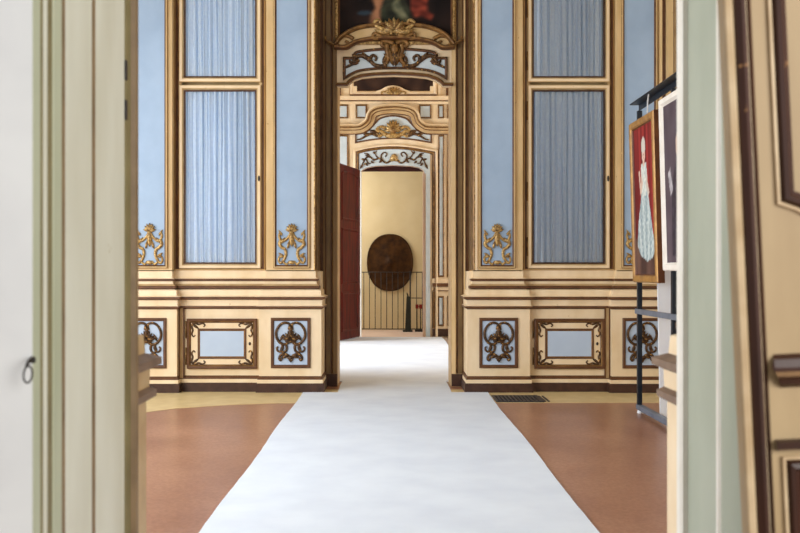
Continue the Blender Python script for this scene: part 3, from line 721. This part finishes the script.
for s in (-1, 1):
    T = lambda pts, r0, r1: mb.tube([q(394 + s * a, b, YF) for a, b in pts], r0, r1, GILTD, 6, 4, W3)
    T([(3, 160), (7, 163), (11, 161), (13, 156), (10, 152.5), (7, 154), (9, 157)], .022, .012)
    T([(11, 160), (16, 158), (19, 153.5), (17, 151)], .02, .01)
    T([(15, 158), (20, 160), (24, 157), (28, 158), (31, 163), (33, 167)], .022, .012)
    T([(24, 158), (26, 154), (30, 153.5)], .018, .01)
    T([(28, 159), (26, 163), (23, 163.5)], .018, .01)
    for bxy, txy in (((19, 154), (21, 151.5)), ((25, 156), (29, 155)), ((29, 160), (33, 159)), ((31, 164), (34, 169)), ((12, 160), (15, 163)), ((23, 161), (20, 163.5)), ((29, 163), (26, 166))):
        mb.leaf(q(394 + s * bxy[0], bxy[1], YF), q(394 + s * txy[0], txy[1], YF), .026, GILTD, W3, .03)
mb.build('floral_scrolls', t)
mb = MB()
for k in range(-3, 4):
    a = math.radians(k * 28); c0 = q(394, 160.5, YF); mb.leaf(c0, (c0[0] + math.sin(a) * .1, c0[1] + math.cos(a) * .15), .035, GILT, W3, .04)
mb.blob(W3(*q(394, 158, YF), .02), .07, .04, .08, GILT); mb.build('gilt_blossom', t)

# maroon head of the doorway
a, b = q(355, 171.3, YF + .22); c, d = q(432, 158, YF + .22)
struct(MB().box(a, c, YF + .18, YF + .29, b, d, MAROON).build('trim_12'), 'dark maroon head board inside the farthest doorway', 'head board')

# ---- dark red door leaf, standing open
hx, hy = -.69, YF - .08; ex, ey = -1.07, 20.02
d = Vector((ex - hx, ey - hy)); Lw = d.length; ang = math.atan2(d.y, d.x)
zt = q(0, 170.3, YF)[1]
root = bpy.data.objects.new('door_1', None); col.objects.link(root); struct(root, 'dark red wooden door leaf standing open at the farthest doorway', 'door')
mapL = lambda a, b, h: (a, h, b)        # a along the leaf, local; +h faces the viewer side
def local(mb, nm):
    bmesh.ops.recalc_face_normals(mb.bm, faces=mb.bm.faces)
    me = bpy.data.meshes.new(nm); mb.bm.to_mesh(me); mb.bm.free()
    for m in mb.mats: me.materials.append(m)
    o = bpy.data.objects.new(nm, me); col.objects.link(o); o.parent = root; return o
mb = MB(); mb.box(0, Lw, -.03, .03, .02, zt, REDWOOD, .006); local(mb, 'leaf')
for sgn in (-1, 1):
    mb = MB()
    for z0_, z1_, up in ((.18, 1.0, 0), (1.15, 2.3, 0), (2.45, zt - .18, 1)):
        p = [(.16, z0_), (Lw - .16, z0_), (Lw - .16, z1_)]
        p += [(Lw * .5 + (Lw * .5 - .16) * math.cos(math.radians(k)), z1_ + .08 * math.sin(math.radians(k)) ) for k in (30, 60, 90, 120, 150)] if up else []
        p += [(.16, z1_)]
        mb.sweep(p, [(0, .028), (.01, .045), (.035, .05), (.05, .04), (.06, .028)], (lambda s_: lambda a, b, h: (a, h * s_, b))(sgn), REDWOOD, True)
    local(mb, 'panel_moulding')
mb = MB(); mb.box(Lw * .0 - .0, .01, -.035, .035, .9, 1.05, IRON); local(mb, 'hinge')
root.location = (hx, hy, 0); root.rotation_euler = (0, 0, ang)

# ================================================================ LANDING BEYOND
struct(MB().box(-3, 3, 24.2, 24.3, 0, 5, BEIGE).build('wall_landing'), 'beige wall beyond the farthest doorway', 'wall')
# oval dark shield on the beige wall
YS = 24.1
mb = MB(); c0 = q(390, 262.5, YS); RX, RZ = .56, .69
rings = []
prof = [(1.0, .0), (1.0, .05), (.97, .07), (.93, .06), (.9, .055), (.6, .085), (.3, .10), (.14, .105), (.12, .13), (.05, .15)]
seg = 64
for r, h in prof:
    row = []
    for k in range(seg):
        a = 2 * math.pi * k / seg
        sx = math.copysign(abs(math.cos(a)) ** .88, math.cos(a)); sz = math.copysign(abs(math.sin(a)) ** .94, math.sin(a))
        hh = h + (.004 * math.sin(a * 8) if .2 < r < .85 else 0)
        row.append(mb.bm.verts.new((c0[0] + RX * r * sx, YS + .099 - hh, c0[1] + RZ * r * sz)))
    rings.append(row)
for i in range(len(rings) - 1):
    for k in range(seg): mb.face([rings[i][k], rings[i][(k + 1) % seg], rings[i + 1][(k + 1) % seg], rings[i + 1][k]], SHIELD, True)
mb.face(rings[-1], SHIELD)
tag(mb.build('hanging_oval_shield'), 'large dark brown oval carved disc on the beige wall', 'shield')
# iron railing in front
YR = 23.75
t = thing('railing', 'thin dark iron railing in front of the beige wall', 'railing', (0, YR, 0))
zr = q(0, 272.2, YR)[1]; zb = q(0, 329, YR)[1]
MB().tube([(-1.6, YR, zr), (1.6, YR, zr)], .011, .011, IRON, 8, 1).build('top_rail', t)
MB().tube([(-1.6, YR, zb), (1.6, YR, zb)], .012, .012, IRON, 8, 1).build('bottom_rail', t)
a = q(410, 298, YR); MB().tube([(a[0], YR, a[1]), (1.6, YR, a[1])], .01, .01, IRON, 8, 1).build('middle_rail', t)
for px in (346.5, 352.2, 357.8, 363.8, 369.5, 375.2, 381, 386.7, 392.4, 398, 403.6, 416.6, 422.3, 428):
    x = q(px, 0, YR)[0]; MB().tube([(x, YR, zb), (x, YR, zr)], .0085, .0085, IRON, 6, 1).build('baluster', t)
x = q(410.2, 0, YR)[0]; MB().tube([(x, YR, 0), (x, YR, zr + .03)], .018, .018, IRON, 8, 1).build('post', t)
for xx in (-1.5, 1.5): MB().tube([(xx, YR, 0), (xx, YR, zr)], .016, .016, IRON, 8, 1).build('post', t)
# dark tapered stand
YT = 23.4; x = q(408.3, 0, YT)[0]
t = thing('tapered_stand', 'dark tapered stand on the floor before the railing', 'stand', (x, YT, 0))
h = q(0, 296.5, YT)[1]
mb = MB(); mb.prism([(x - .075, .04), (x + .065, .04), (x + .06, h), (x - .04, h)], W(YT), -.05, .05, STAND); mb.build('body', t)
MB().box(x - .13, x + .1, YT - .07, YT + .07, 0, .045, STAND, .01).build('base', t)
MB().tube([(x - .005, YT, h - .01), (x - .02, YT, h + .05), (x - .035, YT, h + .09)], .022, .01, STAND).build('tip', t)
# red fittings on thin poles
YV = 23.45; x0_ = q(417, 0, YV)[0]; x1_ = q(420.6, 0, YV)[0]
t = thing('red_topped_stand', 'small stand with two thin poles and red heads at right of the railing', 'stand', ((x0_ + x1_) / 2, YV, 0))
MB().box(x0_ - .05, x1_ + .06, YV - .06, YV + .06, 0, .05, IRON, .01).build('base', t)
zr_ = q(0, 306.5, YV)[1]
for xx in (x0_, x1_):
    MB().tube([(xx, YV, .04), (xx, YV, zr_ + .02)], .012, .012, IRON, 8, 1).build('pole', t)
    MB().box(xx - .035, xx + .035, YV - .03, YV + .03, zr_ - .05, zr_ + .05, REDP, .008).build('head', t)
MB().box(x0_, x1_, YV - .012, YV + .012, zr_ - .012, zr_ + .012, REDP).build('crossbar', t)

# ================================================================ PICTURE RACK AT THE RIGHT
XR = 2.47
t = thing('picture_rack', 'blue-black steel picture rack standing at right behind the near jamb', 'picture rack', (XR, 9.2, 0))
for yy in (9.93, 8.72): MB().box(XR - .025, XR + .02, yy - .025, yy + .025, .05, 3.0, STEEL, .004).build('upright', t)
for yy in (7.5,): MB().box(XR - .025, XR + .02, yy - .025, yy + .025, .05, 3.0, STEEL, .004).build('upright', t)
mb = MB(); mb.prism([(XR - .07, 3.085), (XR + .03, 3.085), (XR + .03, 3.02), (XR + .02, 3.02), (XR + .02, 3.075), (XR - .07, 3.075)], lambda a, b, h: (a, h, b), 7.3, 10.05, STEEL); mb.build('top_rail', t)
MB().box(XR - .015, XR + .015, 7.3, 9.95, 2.86, 2.9, STEEL, .003).build('lower_rail', t)
MB().box(XR - .04, XR + .0, 7.4, 9.97, .985, 1.035, STEELG, .004).build('crossbar', t)
MB().box(XR - .03, XR + .03, 7.3, 9.97, .035, .085, STEELG, .005).build('foot_bar', t)
for yy in (9.9, 7.5): MB().lathe([(.03, 0), (.035, .01), (.03, .03), (.014, .04)], XR, yy, WHITEC, 12).build('foot_pad', t)

def lady(u, v):
    # u across, v up: red drapery, brown ground, lady in a pale blue-white gown with tall white hair
    n = mnoise.noise((u * 4, v * 5, 9)); n2 = mnoise.noise((u * 30, v * 45, 4)); st = mnoise.noise((u * 11, v * 1.2, 2))
    c = mixc((158, 54, 50), (108, 32, 32), .5 + st * 1.1)
    if u < .1: c = mixc((70, 24, 26), c, u / .1)
    if v < .24 + .05 * math.sin(u * 3): c = mixc((112, 82, 70), (74, 52, 46), .5 + n + (.24 - v))
    X = u - .5
    gown = [(-.12, .66), (.14, .66), (.17, .55), (.36, .27), (.46, .17), (.3, .11), (.06, .09), (-.24, .13), (-.4, .2), (-.34, .34), (-.17, .52)]
    if inpoly(X, v, gown):
        c = mixc((206, 216, 214), (132, 152, 160), .45 + n2 * .9 + .3 * math.sin(X * 38 * (1.1 - v)))
    if inpoly(X, v, [(-.13, .74), (.12, .74), (.16, .63), (.09, .53), (-.09, .53), (-.15, .63)]): c = mixc((226, 228, 220), (176, 188, 186), .4 + n2)
    if inpoly(X, v, [(-.2, .55), (-.14, .54), (-.06, .62), (-.1, .68)]) or inpoly(X, v, [(-.26, .7), (-.2, .7), (-.14, .56), (-.2, .54)]): c = (214, 186, 170)
    if inpoly(X, v, [(.1, .68), (.16, .62), (.24, .54), (.18, .52), (.08, .6)]): c = (206, 190, 176)
    if (X / .05) ** 2 + ((v - .755) / .03) ** 2 < 1: c = (216, 184, 166)
    if (X / .075) ** 2 + ((v - .80) / .045) ** 2 < 1: c = (224, 192, 174)
    if (X / .1) ** 2 + ((v - .86) / .06) ** 2 < 1 and v > .815: c = (206, 200, 190)
    if abs(v - .805) < .004 and (abs(X - .018) < .012 or abs(X + .018) < .012): c = (70, 46, 40)
    if abs(v - .778) < .004 and abs(X) < .014: c = (170, 70, 66)
    return c
def dark_portrait(u, v):
    n = mnoise.noise((u * 5, v * 5, 12)); n2 = mnoise.noise((u * 20, v * 20, 3))
    c = mixc((98, 86, 94), (78, 66, 74), .5 + n)
    X = u - .5
    if inpoly(X, v, [(-.3, .05), (-.26, .5), (-.1, .62), (.1, .62), (.3, .5), (.36, .05)]): c = mixc((70, 60, 70), (50, 42, 50), .5 + n2)
    if (X / .1) ** 2 + ((v - .72) / .08) ** 2 < 1: c = (198, 170, 152)
    if inpoly(X, v, [(-.38, .56), (-.3, .6), (-.22, .46), (-.3, .42)]): c = mixc((206, 202, 206), (150, 146, 152), .5 + n2)
    return c
def picture(nm, label, y_far, y_near, x, z0, z1, fw, thick, mf, ms, fn, lean, wires=True):
    """framed picture hanging on the rack, facing -X (towards the carpet)"""
    cy = (y_far + y_near) / 2; w = y_far - y_near; h = z1 - z0
    t = thing(nm, label, 'painting', (x, cy, z0))
    mp = lambda a, b, hh: (-hh, -a, b)          # a runs from far (-w/2) to near, local
    def kid(mb, n):
        bmesh.ops.recalc_face_normals(mb.bm, faces=mb.bm.faces)
        me = bpy.data.meshes.new(n); mb.bm.to_mesh(me); mb.bm.free()
        for m in mb.mats: me.materials.append(m)
        o = bpy.data.objects.new(n, me); col.objects.link(o); o.parent = t; return o
    mb = MB(); mb.sweep(rect(-w / 2, w / 2, 0, h), [(0, -thick), (0, 0), (fw * .15, .012), (fw * .7, .012), (fw * .85, .0), (fw, -.012)], mp, [ms, mf, mf, mf, ms], True); kid(mb, 'frame')
    mb = MB(); mb.box(.02, thick, -w / 2 + .015, w / 2 - .015, .015, h - .015, ms); kid(mb, 'backing')
    nx, nz = 60, 96; mb = MB()
    g = [[mb.bm.verts.new(mp(-w / 2 + fw * .9 + (w - 1.8 * fw) * i / nx, fw * .9 + (h - 1.8 * fw) * j / nz, -.012)) for i in range(nx + 1)] for j in range(nz + 1)]
    for j in range(nz):
        for i in range(nx): mb.face([g[j][i], g[j][i + 1], g[j + 1][i + 1], g[j + 1][i]], PAINT)
    me = bpy.data.meshes.new('canvas'); mb.bm.to_mesh(me); mb.bm.free(); me.materials.append(PAINT)
    ca = me.color_attributes.new('Col', 'FLOAT_COLOR', 'POINT')
    for j in range(nz + 1):
        for i in range(nx + 1): ca.data[j * (nx + 1) + i].color = lin(fn(i / nx, j / nz))
    o = bpy.data.objects.new('canvas', me); col.objects.link(o); o.parent = t
    mb = MB(); mb.tube([(thick * .6, -w * .1, h - .02), (thick * .7, -w * .1, h + .12), (thick * .9, -w * .1, h + .2)], .007, .007, WIREM, 6, 2); kid(mb, 'hanging_hook')
    t.rotation_euler = (0, lean, 0)
    return t
picture('framed_portrait', 'gold framed portrait of a standing lady in white gown against red, hung on the rack', 9.82, 8.92, 2.385, 1.3, 2.85, .08, .06, GOLDF, WOODD, lady, -.027)
picture('framed_picture', 'white framed dark picture cut off by the near right jamb, hung on the rack', 8.74, 7.74, 2.385, 1.41, 2.9, .07, .045, WHITEF, WHITEF, dark_portrait, -.027)
# white board standing behind the rack and its pale cord
mb = MB(); mb.prism([(2.535, .03), (2.60, .0), (3.15, .0), (3.15, 1.5), (2.505, 1.5)], W(9.42), -.012, .012, WHITEC)
tag(mb.build('white_board'), 'white board standing behind the picture rack at right', 'board')

# ================================================================ NEAR DOORWAY (between the camera's room and the panelled room)
ZN = 3.5
YN0, YN1 = 2.235, 3.08
XL, XRt = -.80, .90
# left reveal boards
Lp = [(XL - .002, YN0), (XL, YN0), (XL, 2.281), (XL, 2.300), (XL + .001, 2.302), (XL + .001, 2.325), (XL, 2.33), (XL - .001, 2.364), (XL + .001, 2.372), (XL + .001, 2.425), (XL, 2.43), (XL - .0015, 2.452), (XL, 2.455),
      (XL, 2.674), (XL - .0015, 2.678), (XL - .0015, 2.702), (XL, 2.706), (XL, 3.0), (XL + .004, 3.012), (XL + .006, 3.05), (XL + .02, 3.058), (XL + .022, YN1)]
Lm = [JAMBG, JAMBG, JAMBO, JAMBL, JAMBL, JAMBO, JAMBO, JAMBG, JAMBG, JAMBG, JAMBD, JAMBD, JAMBL, JAMBD, JAMBD, JAMBD, JAMBL, JAMBO, JAMBO, JAMBD, JAMBD]  # rear bead in olive and brown: its shadow is painted in
mb = MB()
for i in range(len(Lp) - 1):
    a, b = Lp[i], Lp[i + 1]; v = [mb.bm.verts.new(p) for p in ((a[0], a[1], 0), (b[0], b[1], 0), (b[0], b[1], ZN), (a[0], a[1], ZN))]; mb.face(v, Lm[i])
bmesh.ops.remove_doubles(mb.bm, verts=mb.bm.verts, dist=1e-5)
mb.box(-1.3, XL - .012, YN0 + .01, YN1, 0, ZN, WHITEPL)
jl = struct(mb.build('trim_13'), 'cream boarded reveal of the near doorway on the left', 'door jamb')
for zz in (q(0, 69, 2.99)[1], q(0, 109, 2.99)[1]): MB().box(XL - .002, XL + .006, 3.0, 3.018, zz - .03, zz + .03, IRON, .002).build('latch_plate', jl)
# right reveal
Rp = [(XRt + .02, YN0), (XRt, YN0), (XRt, 2.725), (XRt - .006, 2.735), (XRt - .006, 2.75), (XRt, 2.76), (XRt, 3.03), (XRt - .014, 3.035), (XRt - .02, 3.05), (XRt - .02, YN1)]
Rm = [JAMBR, JAMBR, JAMBW, JAMBW, JAMBR, JAMBR, JAMBW, JAMBW, JAMBW]  # rear bead in white: room light falling on it is painted in
mb = MB()
for i in range(len(Rp) - 1):
    a, b = Rp[i], Rp[i + 1]; v = [mb.bm.verts.new(p) for p in ((a[0], a[1], 0), (b[0], b[1], 0), (b[0], b[1], ZN), (a[0], a[1], ZN))]; mb.face(v, Rm[i])
bmesh.ops.remove_doubles(mb.bm, verts=mb.bm.verts, dist=1e-5)
mb.box(XRt + .012, 1.4, YN0 + .01, YN1, 0, ZN, WHITEPL)
struct(mb.build('trim_14'), 'green-grey boarded reveal of the near doorway on the right', 'door jamb')
# near wall, white plaster
mb = MB(); mb.box(-5, XL - .001, YN0 - .003, YN0 - .0005, 0, 4.3, WHITEPL); mb.box(-5, XL - .013, YN0 - .002, YN0 + .2, 0, 4.3, WHITEPL); mb.box(-5, -1.2, YN0 + .1, YN1, 0, 4.3, WHITEPL); mb.box(XRt + .02, 5, YN0 + .004, YN1, 0, 4.3, WHITEPL); mb.box(XL - .035, XRt + .02, YN0 + .004, YN1, ZN, 4.3, WHITEPL)
struct(mb.build('wall_front'), 'white plaster wall of the nearest room', 'wall')
# pedestals on the panelled-room side of the near doorway
for sg, nm, xb in ((-1, 'trim_15', -.822), (1, 'trim_16', .928)):
    mb = MB(); yb = 3.36
    pth = [(xb, YN1 + .002), (xb, yb), (xb + sg * .75, yb), (xb + sg * .75, YN1 + .002)]
    prof = [(u * (1 if sg > 0 else -1), h) for u, h in ENT]
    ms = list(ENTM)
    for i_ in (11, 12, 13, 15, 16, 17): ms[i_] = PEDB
    if sg < 0: ms = [TAN if m is CREAM else m for m in ms]  # left pedestal is cream in shadow; tan carries that shade
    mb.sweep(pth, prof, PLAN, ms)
    x0_, x1_ = sorted((xb + sg * .07, xb + sg * .7)); mb.box(x0_, x1_, YN1 + .002, yb - .07, 1.41, 4.2, CREAMU)
    struct(mb.build(nm), 'cream pedestal with brown mouldings just behind the near %s jamb' % ('left' if sg < 0 else 'right'), 'pedestal')
# ring on the white wall
hx_, hz_ = q(27.5, 361, 2.2)
t = thing('wall_ring', 'small dark iron ring hanging from a hook beside the near left jamb', 'ring', (hx_, 2.235, hz_))
MB().tube([(hx_, 2.24, hz_), (hx_ + .002, 2.215, hz_ + .003), (hx_ + .004, 2.196, hz_ - .002), (hx_ + .0, 2.19, hz_ - .012)], .0045, .0035, IRON, 8, 4).build('hook', t)
MB().blob((hx_, 2.231, hz_), .008, .004, .008, IRON).build('rose', t)
rp = [(hx_ + .003 + .0095 * math.sin(2 * math.pi * k / 20) * 1.0, 2.194 + .004 * math.cos(2 * math.pi * k / 20), hz_ - .027 - .018 * -math.cos(2 * math.pi * k / 20) - .002) for k in range(21)]
MB().tube(rp, .0022, .0022, IRON, 6, 2).build('ring', t)

# near right door leaf
root = bpy.data.objects.new('door_2', None); col.objects.link(root); struct(root, 'tan door leaf with dark brown mouldings, nearest at right', 'door')
Wd = 1.0; Zd0, Zd1 = .03, 3.35
LW = lambda a, b, h: (a, -h, b)
mb = MB(); mb.box(.02, Wd, 0, .05, Zd0, Zd1, LEAF); local(mb, 'leaf')
mb = MB()   # moulded free edge
mb.sweep([(0, Zd0), (0, Zd1)], [(0, -.03), (0, .004), (-.003, .01), (-.014, .012), (-.02, .006), (-.024, .012), (-.034, .02), (-.043, .016), (-.046, .004), (-.049, .004), (-.053, .008), (-.06, 0)], LW,
         [LEAF, LEAFL, LEAFL, LEAFL, LEAFD, LEAFD, LEAFD, LEAFD, LEAFL, LEAFD, LEAFD], smooth=False)
local(mb, 'edge_moulding')
def leaf_panel(p, nm='panel_moulding'):
    mb = MB(); mb.sweep(p, [(-.009, 0), (-.008, .008), (-.002, .008), (.0, .004), (.006, .014), (.016, .016), (.022, .006), (.03, .002)], LW, [LEAFL, LEAFL, LEAFL, LEAFD, LEAFD, LEAFD, LEAFD], True); local(mb, nm)
p1 = [(.102, 1.545)] + [(.135, 1.532), (.17, 1.512), (.24, 1.475), (Wd - .24, 1.475), (Wd - .17, 1.512), (Wd - .135, 1.532)] + [(Wd - .102, 1.545), (Wd - .102, 3.2), (.102, 3.2)]
leaf_panel(p1)
p2 = [(.088, .12), (Wd - .088, .12), (Wd - .088, 1.002), (.088, 1.002)]
leaf_panel(p2)
mb = MB(); mb.box(.118, Wd - .118, -.006, .0, .15, .972, REDWOOD, .002); o = local(mb, 'lower_panel')
mb = MB()   # lock rail moulding with bevelled end
prof = [(1.235, 0), (1.225, .014), (1.208, .02), (1.2, .026), (1.19, .026), (1.182, .018), (1.172, .014), (1.164, 0)]
ra = [[mb.bm.verts.new(LW(x + (abs(z - 1.2) * .55 if x < .5 else -abs(z - 1.2) * .55), z, h)) for z, h in [(z_ - .01, h_) for z_, h_ in prof]] for x in (.06, .078, Wd - .078, Wd - .06)]
for i in range(3):
    for j in range(len(prof) - 1): mb.face([ra[i][j], ra[i + 1][j], ra[i + 1][j + 1], ra[i][j + 1]], LEAFD if j not in (3,) else GILTB, False)
mb.face(ra[0], LEAFD); mb.face(list(reversed(ra[-1])), LEAFD); local(mb, 'rail_moulding')
mb = MB(); mb.sweep([(.066, 1.036), (Wd - .066, 1.036)], [(-.012, 0), (-.01, .014), (.006, .016), (.01, .0)], LW, LEAFD); local(mb, 'lower_rail_moulding')
root.location = (.787, 2.1, 0.0); root.rotation_euler = (0, -.0465, 0)

# ================================================================ SIDE WALLS OF THE PANELLED ROOM (outside the frame)
mb = MB()
for y0_, y1_ in ((3.08, 4.4), (6.0, 6.8), (8.4, 9.2), (10.8, 12.75)): mb.box(-5.3, -5.2, y0_, y1_, 0, ZT, CREAM)
mb.box(-5.3, -5.2, 3.08, 12.75, 0, .6, CREAM); mb.box(-5.3, -5.2, 3.08, 12.75, 4.4, ZT, CREAM)
struct(mb.build('wall_left'), 'window wall at the left of the panelled room', 'wall')
mb = MB(); mb.box(5.2, 5.3, 3.08, 12.75, 0, ZT, CREAM)
struct(mb.build('wall_right'), 'wall at the right of the panelled room', 'wall')

# ================================================================ CAMERA, LIGHT
cd = bpy.data.cameras.new('camera'); cam = bpy.data.objects.new('camera', cd); col.objects.link(cam)
cam.location = (0, 0, H); cam.rotation_euler = (math.pi / 2, 0, 0)
cd.sensor_width = 36; cd.lens = 45; cd.shift_x = (400 - VX) / 800; cd.shift_y = (VY - 266.5) / 800
cd.clip_start = .05; cd.clip_end = 100
cd.dof.use_dof = True; cd.dof.focus_distance = 11.7; cd.dof.aperture_fstop = 4.5
scn.camera = cam
def area(nm, loc, tgt, sx, sy, e, c):
    l = bpy.data.lights.new(nm, 'AREA'); l.shape = 'RECTANGLE'; l.size = sx; l.size_y = sy; l.energy = e; l.color = c
    o = bpy.data.objects.new(nm, l); col.objects.link(o); o.location = loc
    o.rotation_euler = (Vector(tgt) - Vector(loc)).to_track_quat('-Z', 'Y').to_euler(); return o
DAY = (.93, .97, 1.0); WARM = (1.0, .96, .9)
for yy, ee in ((5.2, 235), (7.6, 185), (10.0, 75)): area('window_daylight', (-5.15, yy, 2.5), (0, yy + .6, 1.0), 1.6, 3.6, ee, DAY)
for yy in (5.5, 9.0): area('fill_light_right', (5.1, yy, 2.6), (0, yy + 1.5, 1.2), 1.6, 3.4, 32, DAY)  # added fill lamps before a windowless wall, lift the right side
h1 = area('hall_daylight', (-9.5, 14.9, 3.2), (0, 16.0, .6), 1.0, 3.0, 470, DAY); h1.data.spread = math.radians(80)
h2 = area('hall_daylight', (-6.5, 18.3, 2.8), (0, 19.6, 1.8), 2.0, 3.2, 300, DAY); h2.data.spread = math.radians(120)
h3 = area('hall_fill_right', (5.8, 18.6, 2.8), (0, 21.4, 2.4), 1.5, 3.4, 60, DAY); h3.data.spread = math.radians(100)  # added fill lamp before a windowless wall, aimed at the far wall
area('landing_light', (-1.9, 22.8, 3.2), (.2, 24.2, 1.6), 1.2, 2.0, 55, WARM)
area('anteroom_fill', (2.8, -1.0, 2.4), (-.8, 2.6, 1.5), 2.2, 2.6, 170, (1, .99, .96))  # added lamp behind the camera to brighten the left reveal
w = bpy.data.worlds.new('world'); scn.world = w; w.use_nodes = True
bg = w.node_tree.nodes['Background']; bg.inputs['Color'].default_value = (.95, .97, 1.0, 1); bg.inputs['Strength'].default_value = .55
scn.view_settings.view_transform = 'Standard'; scn.view_settings.look = 'None'; scn.view_settings.exposure = 0.0
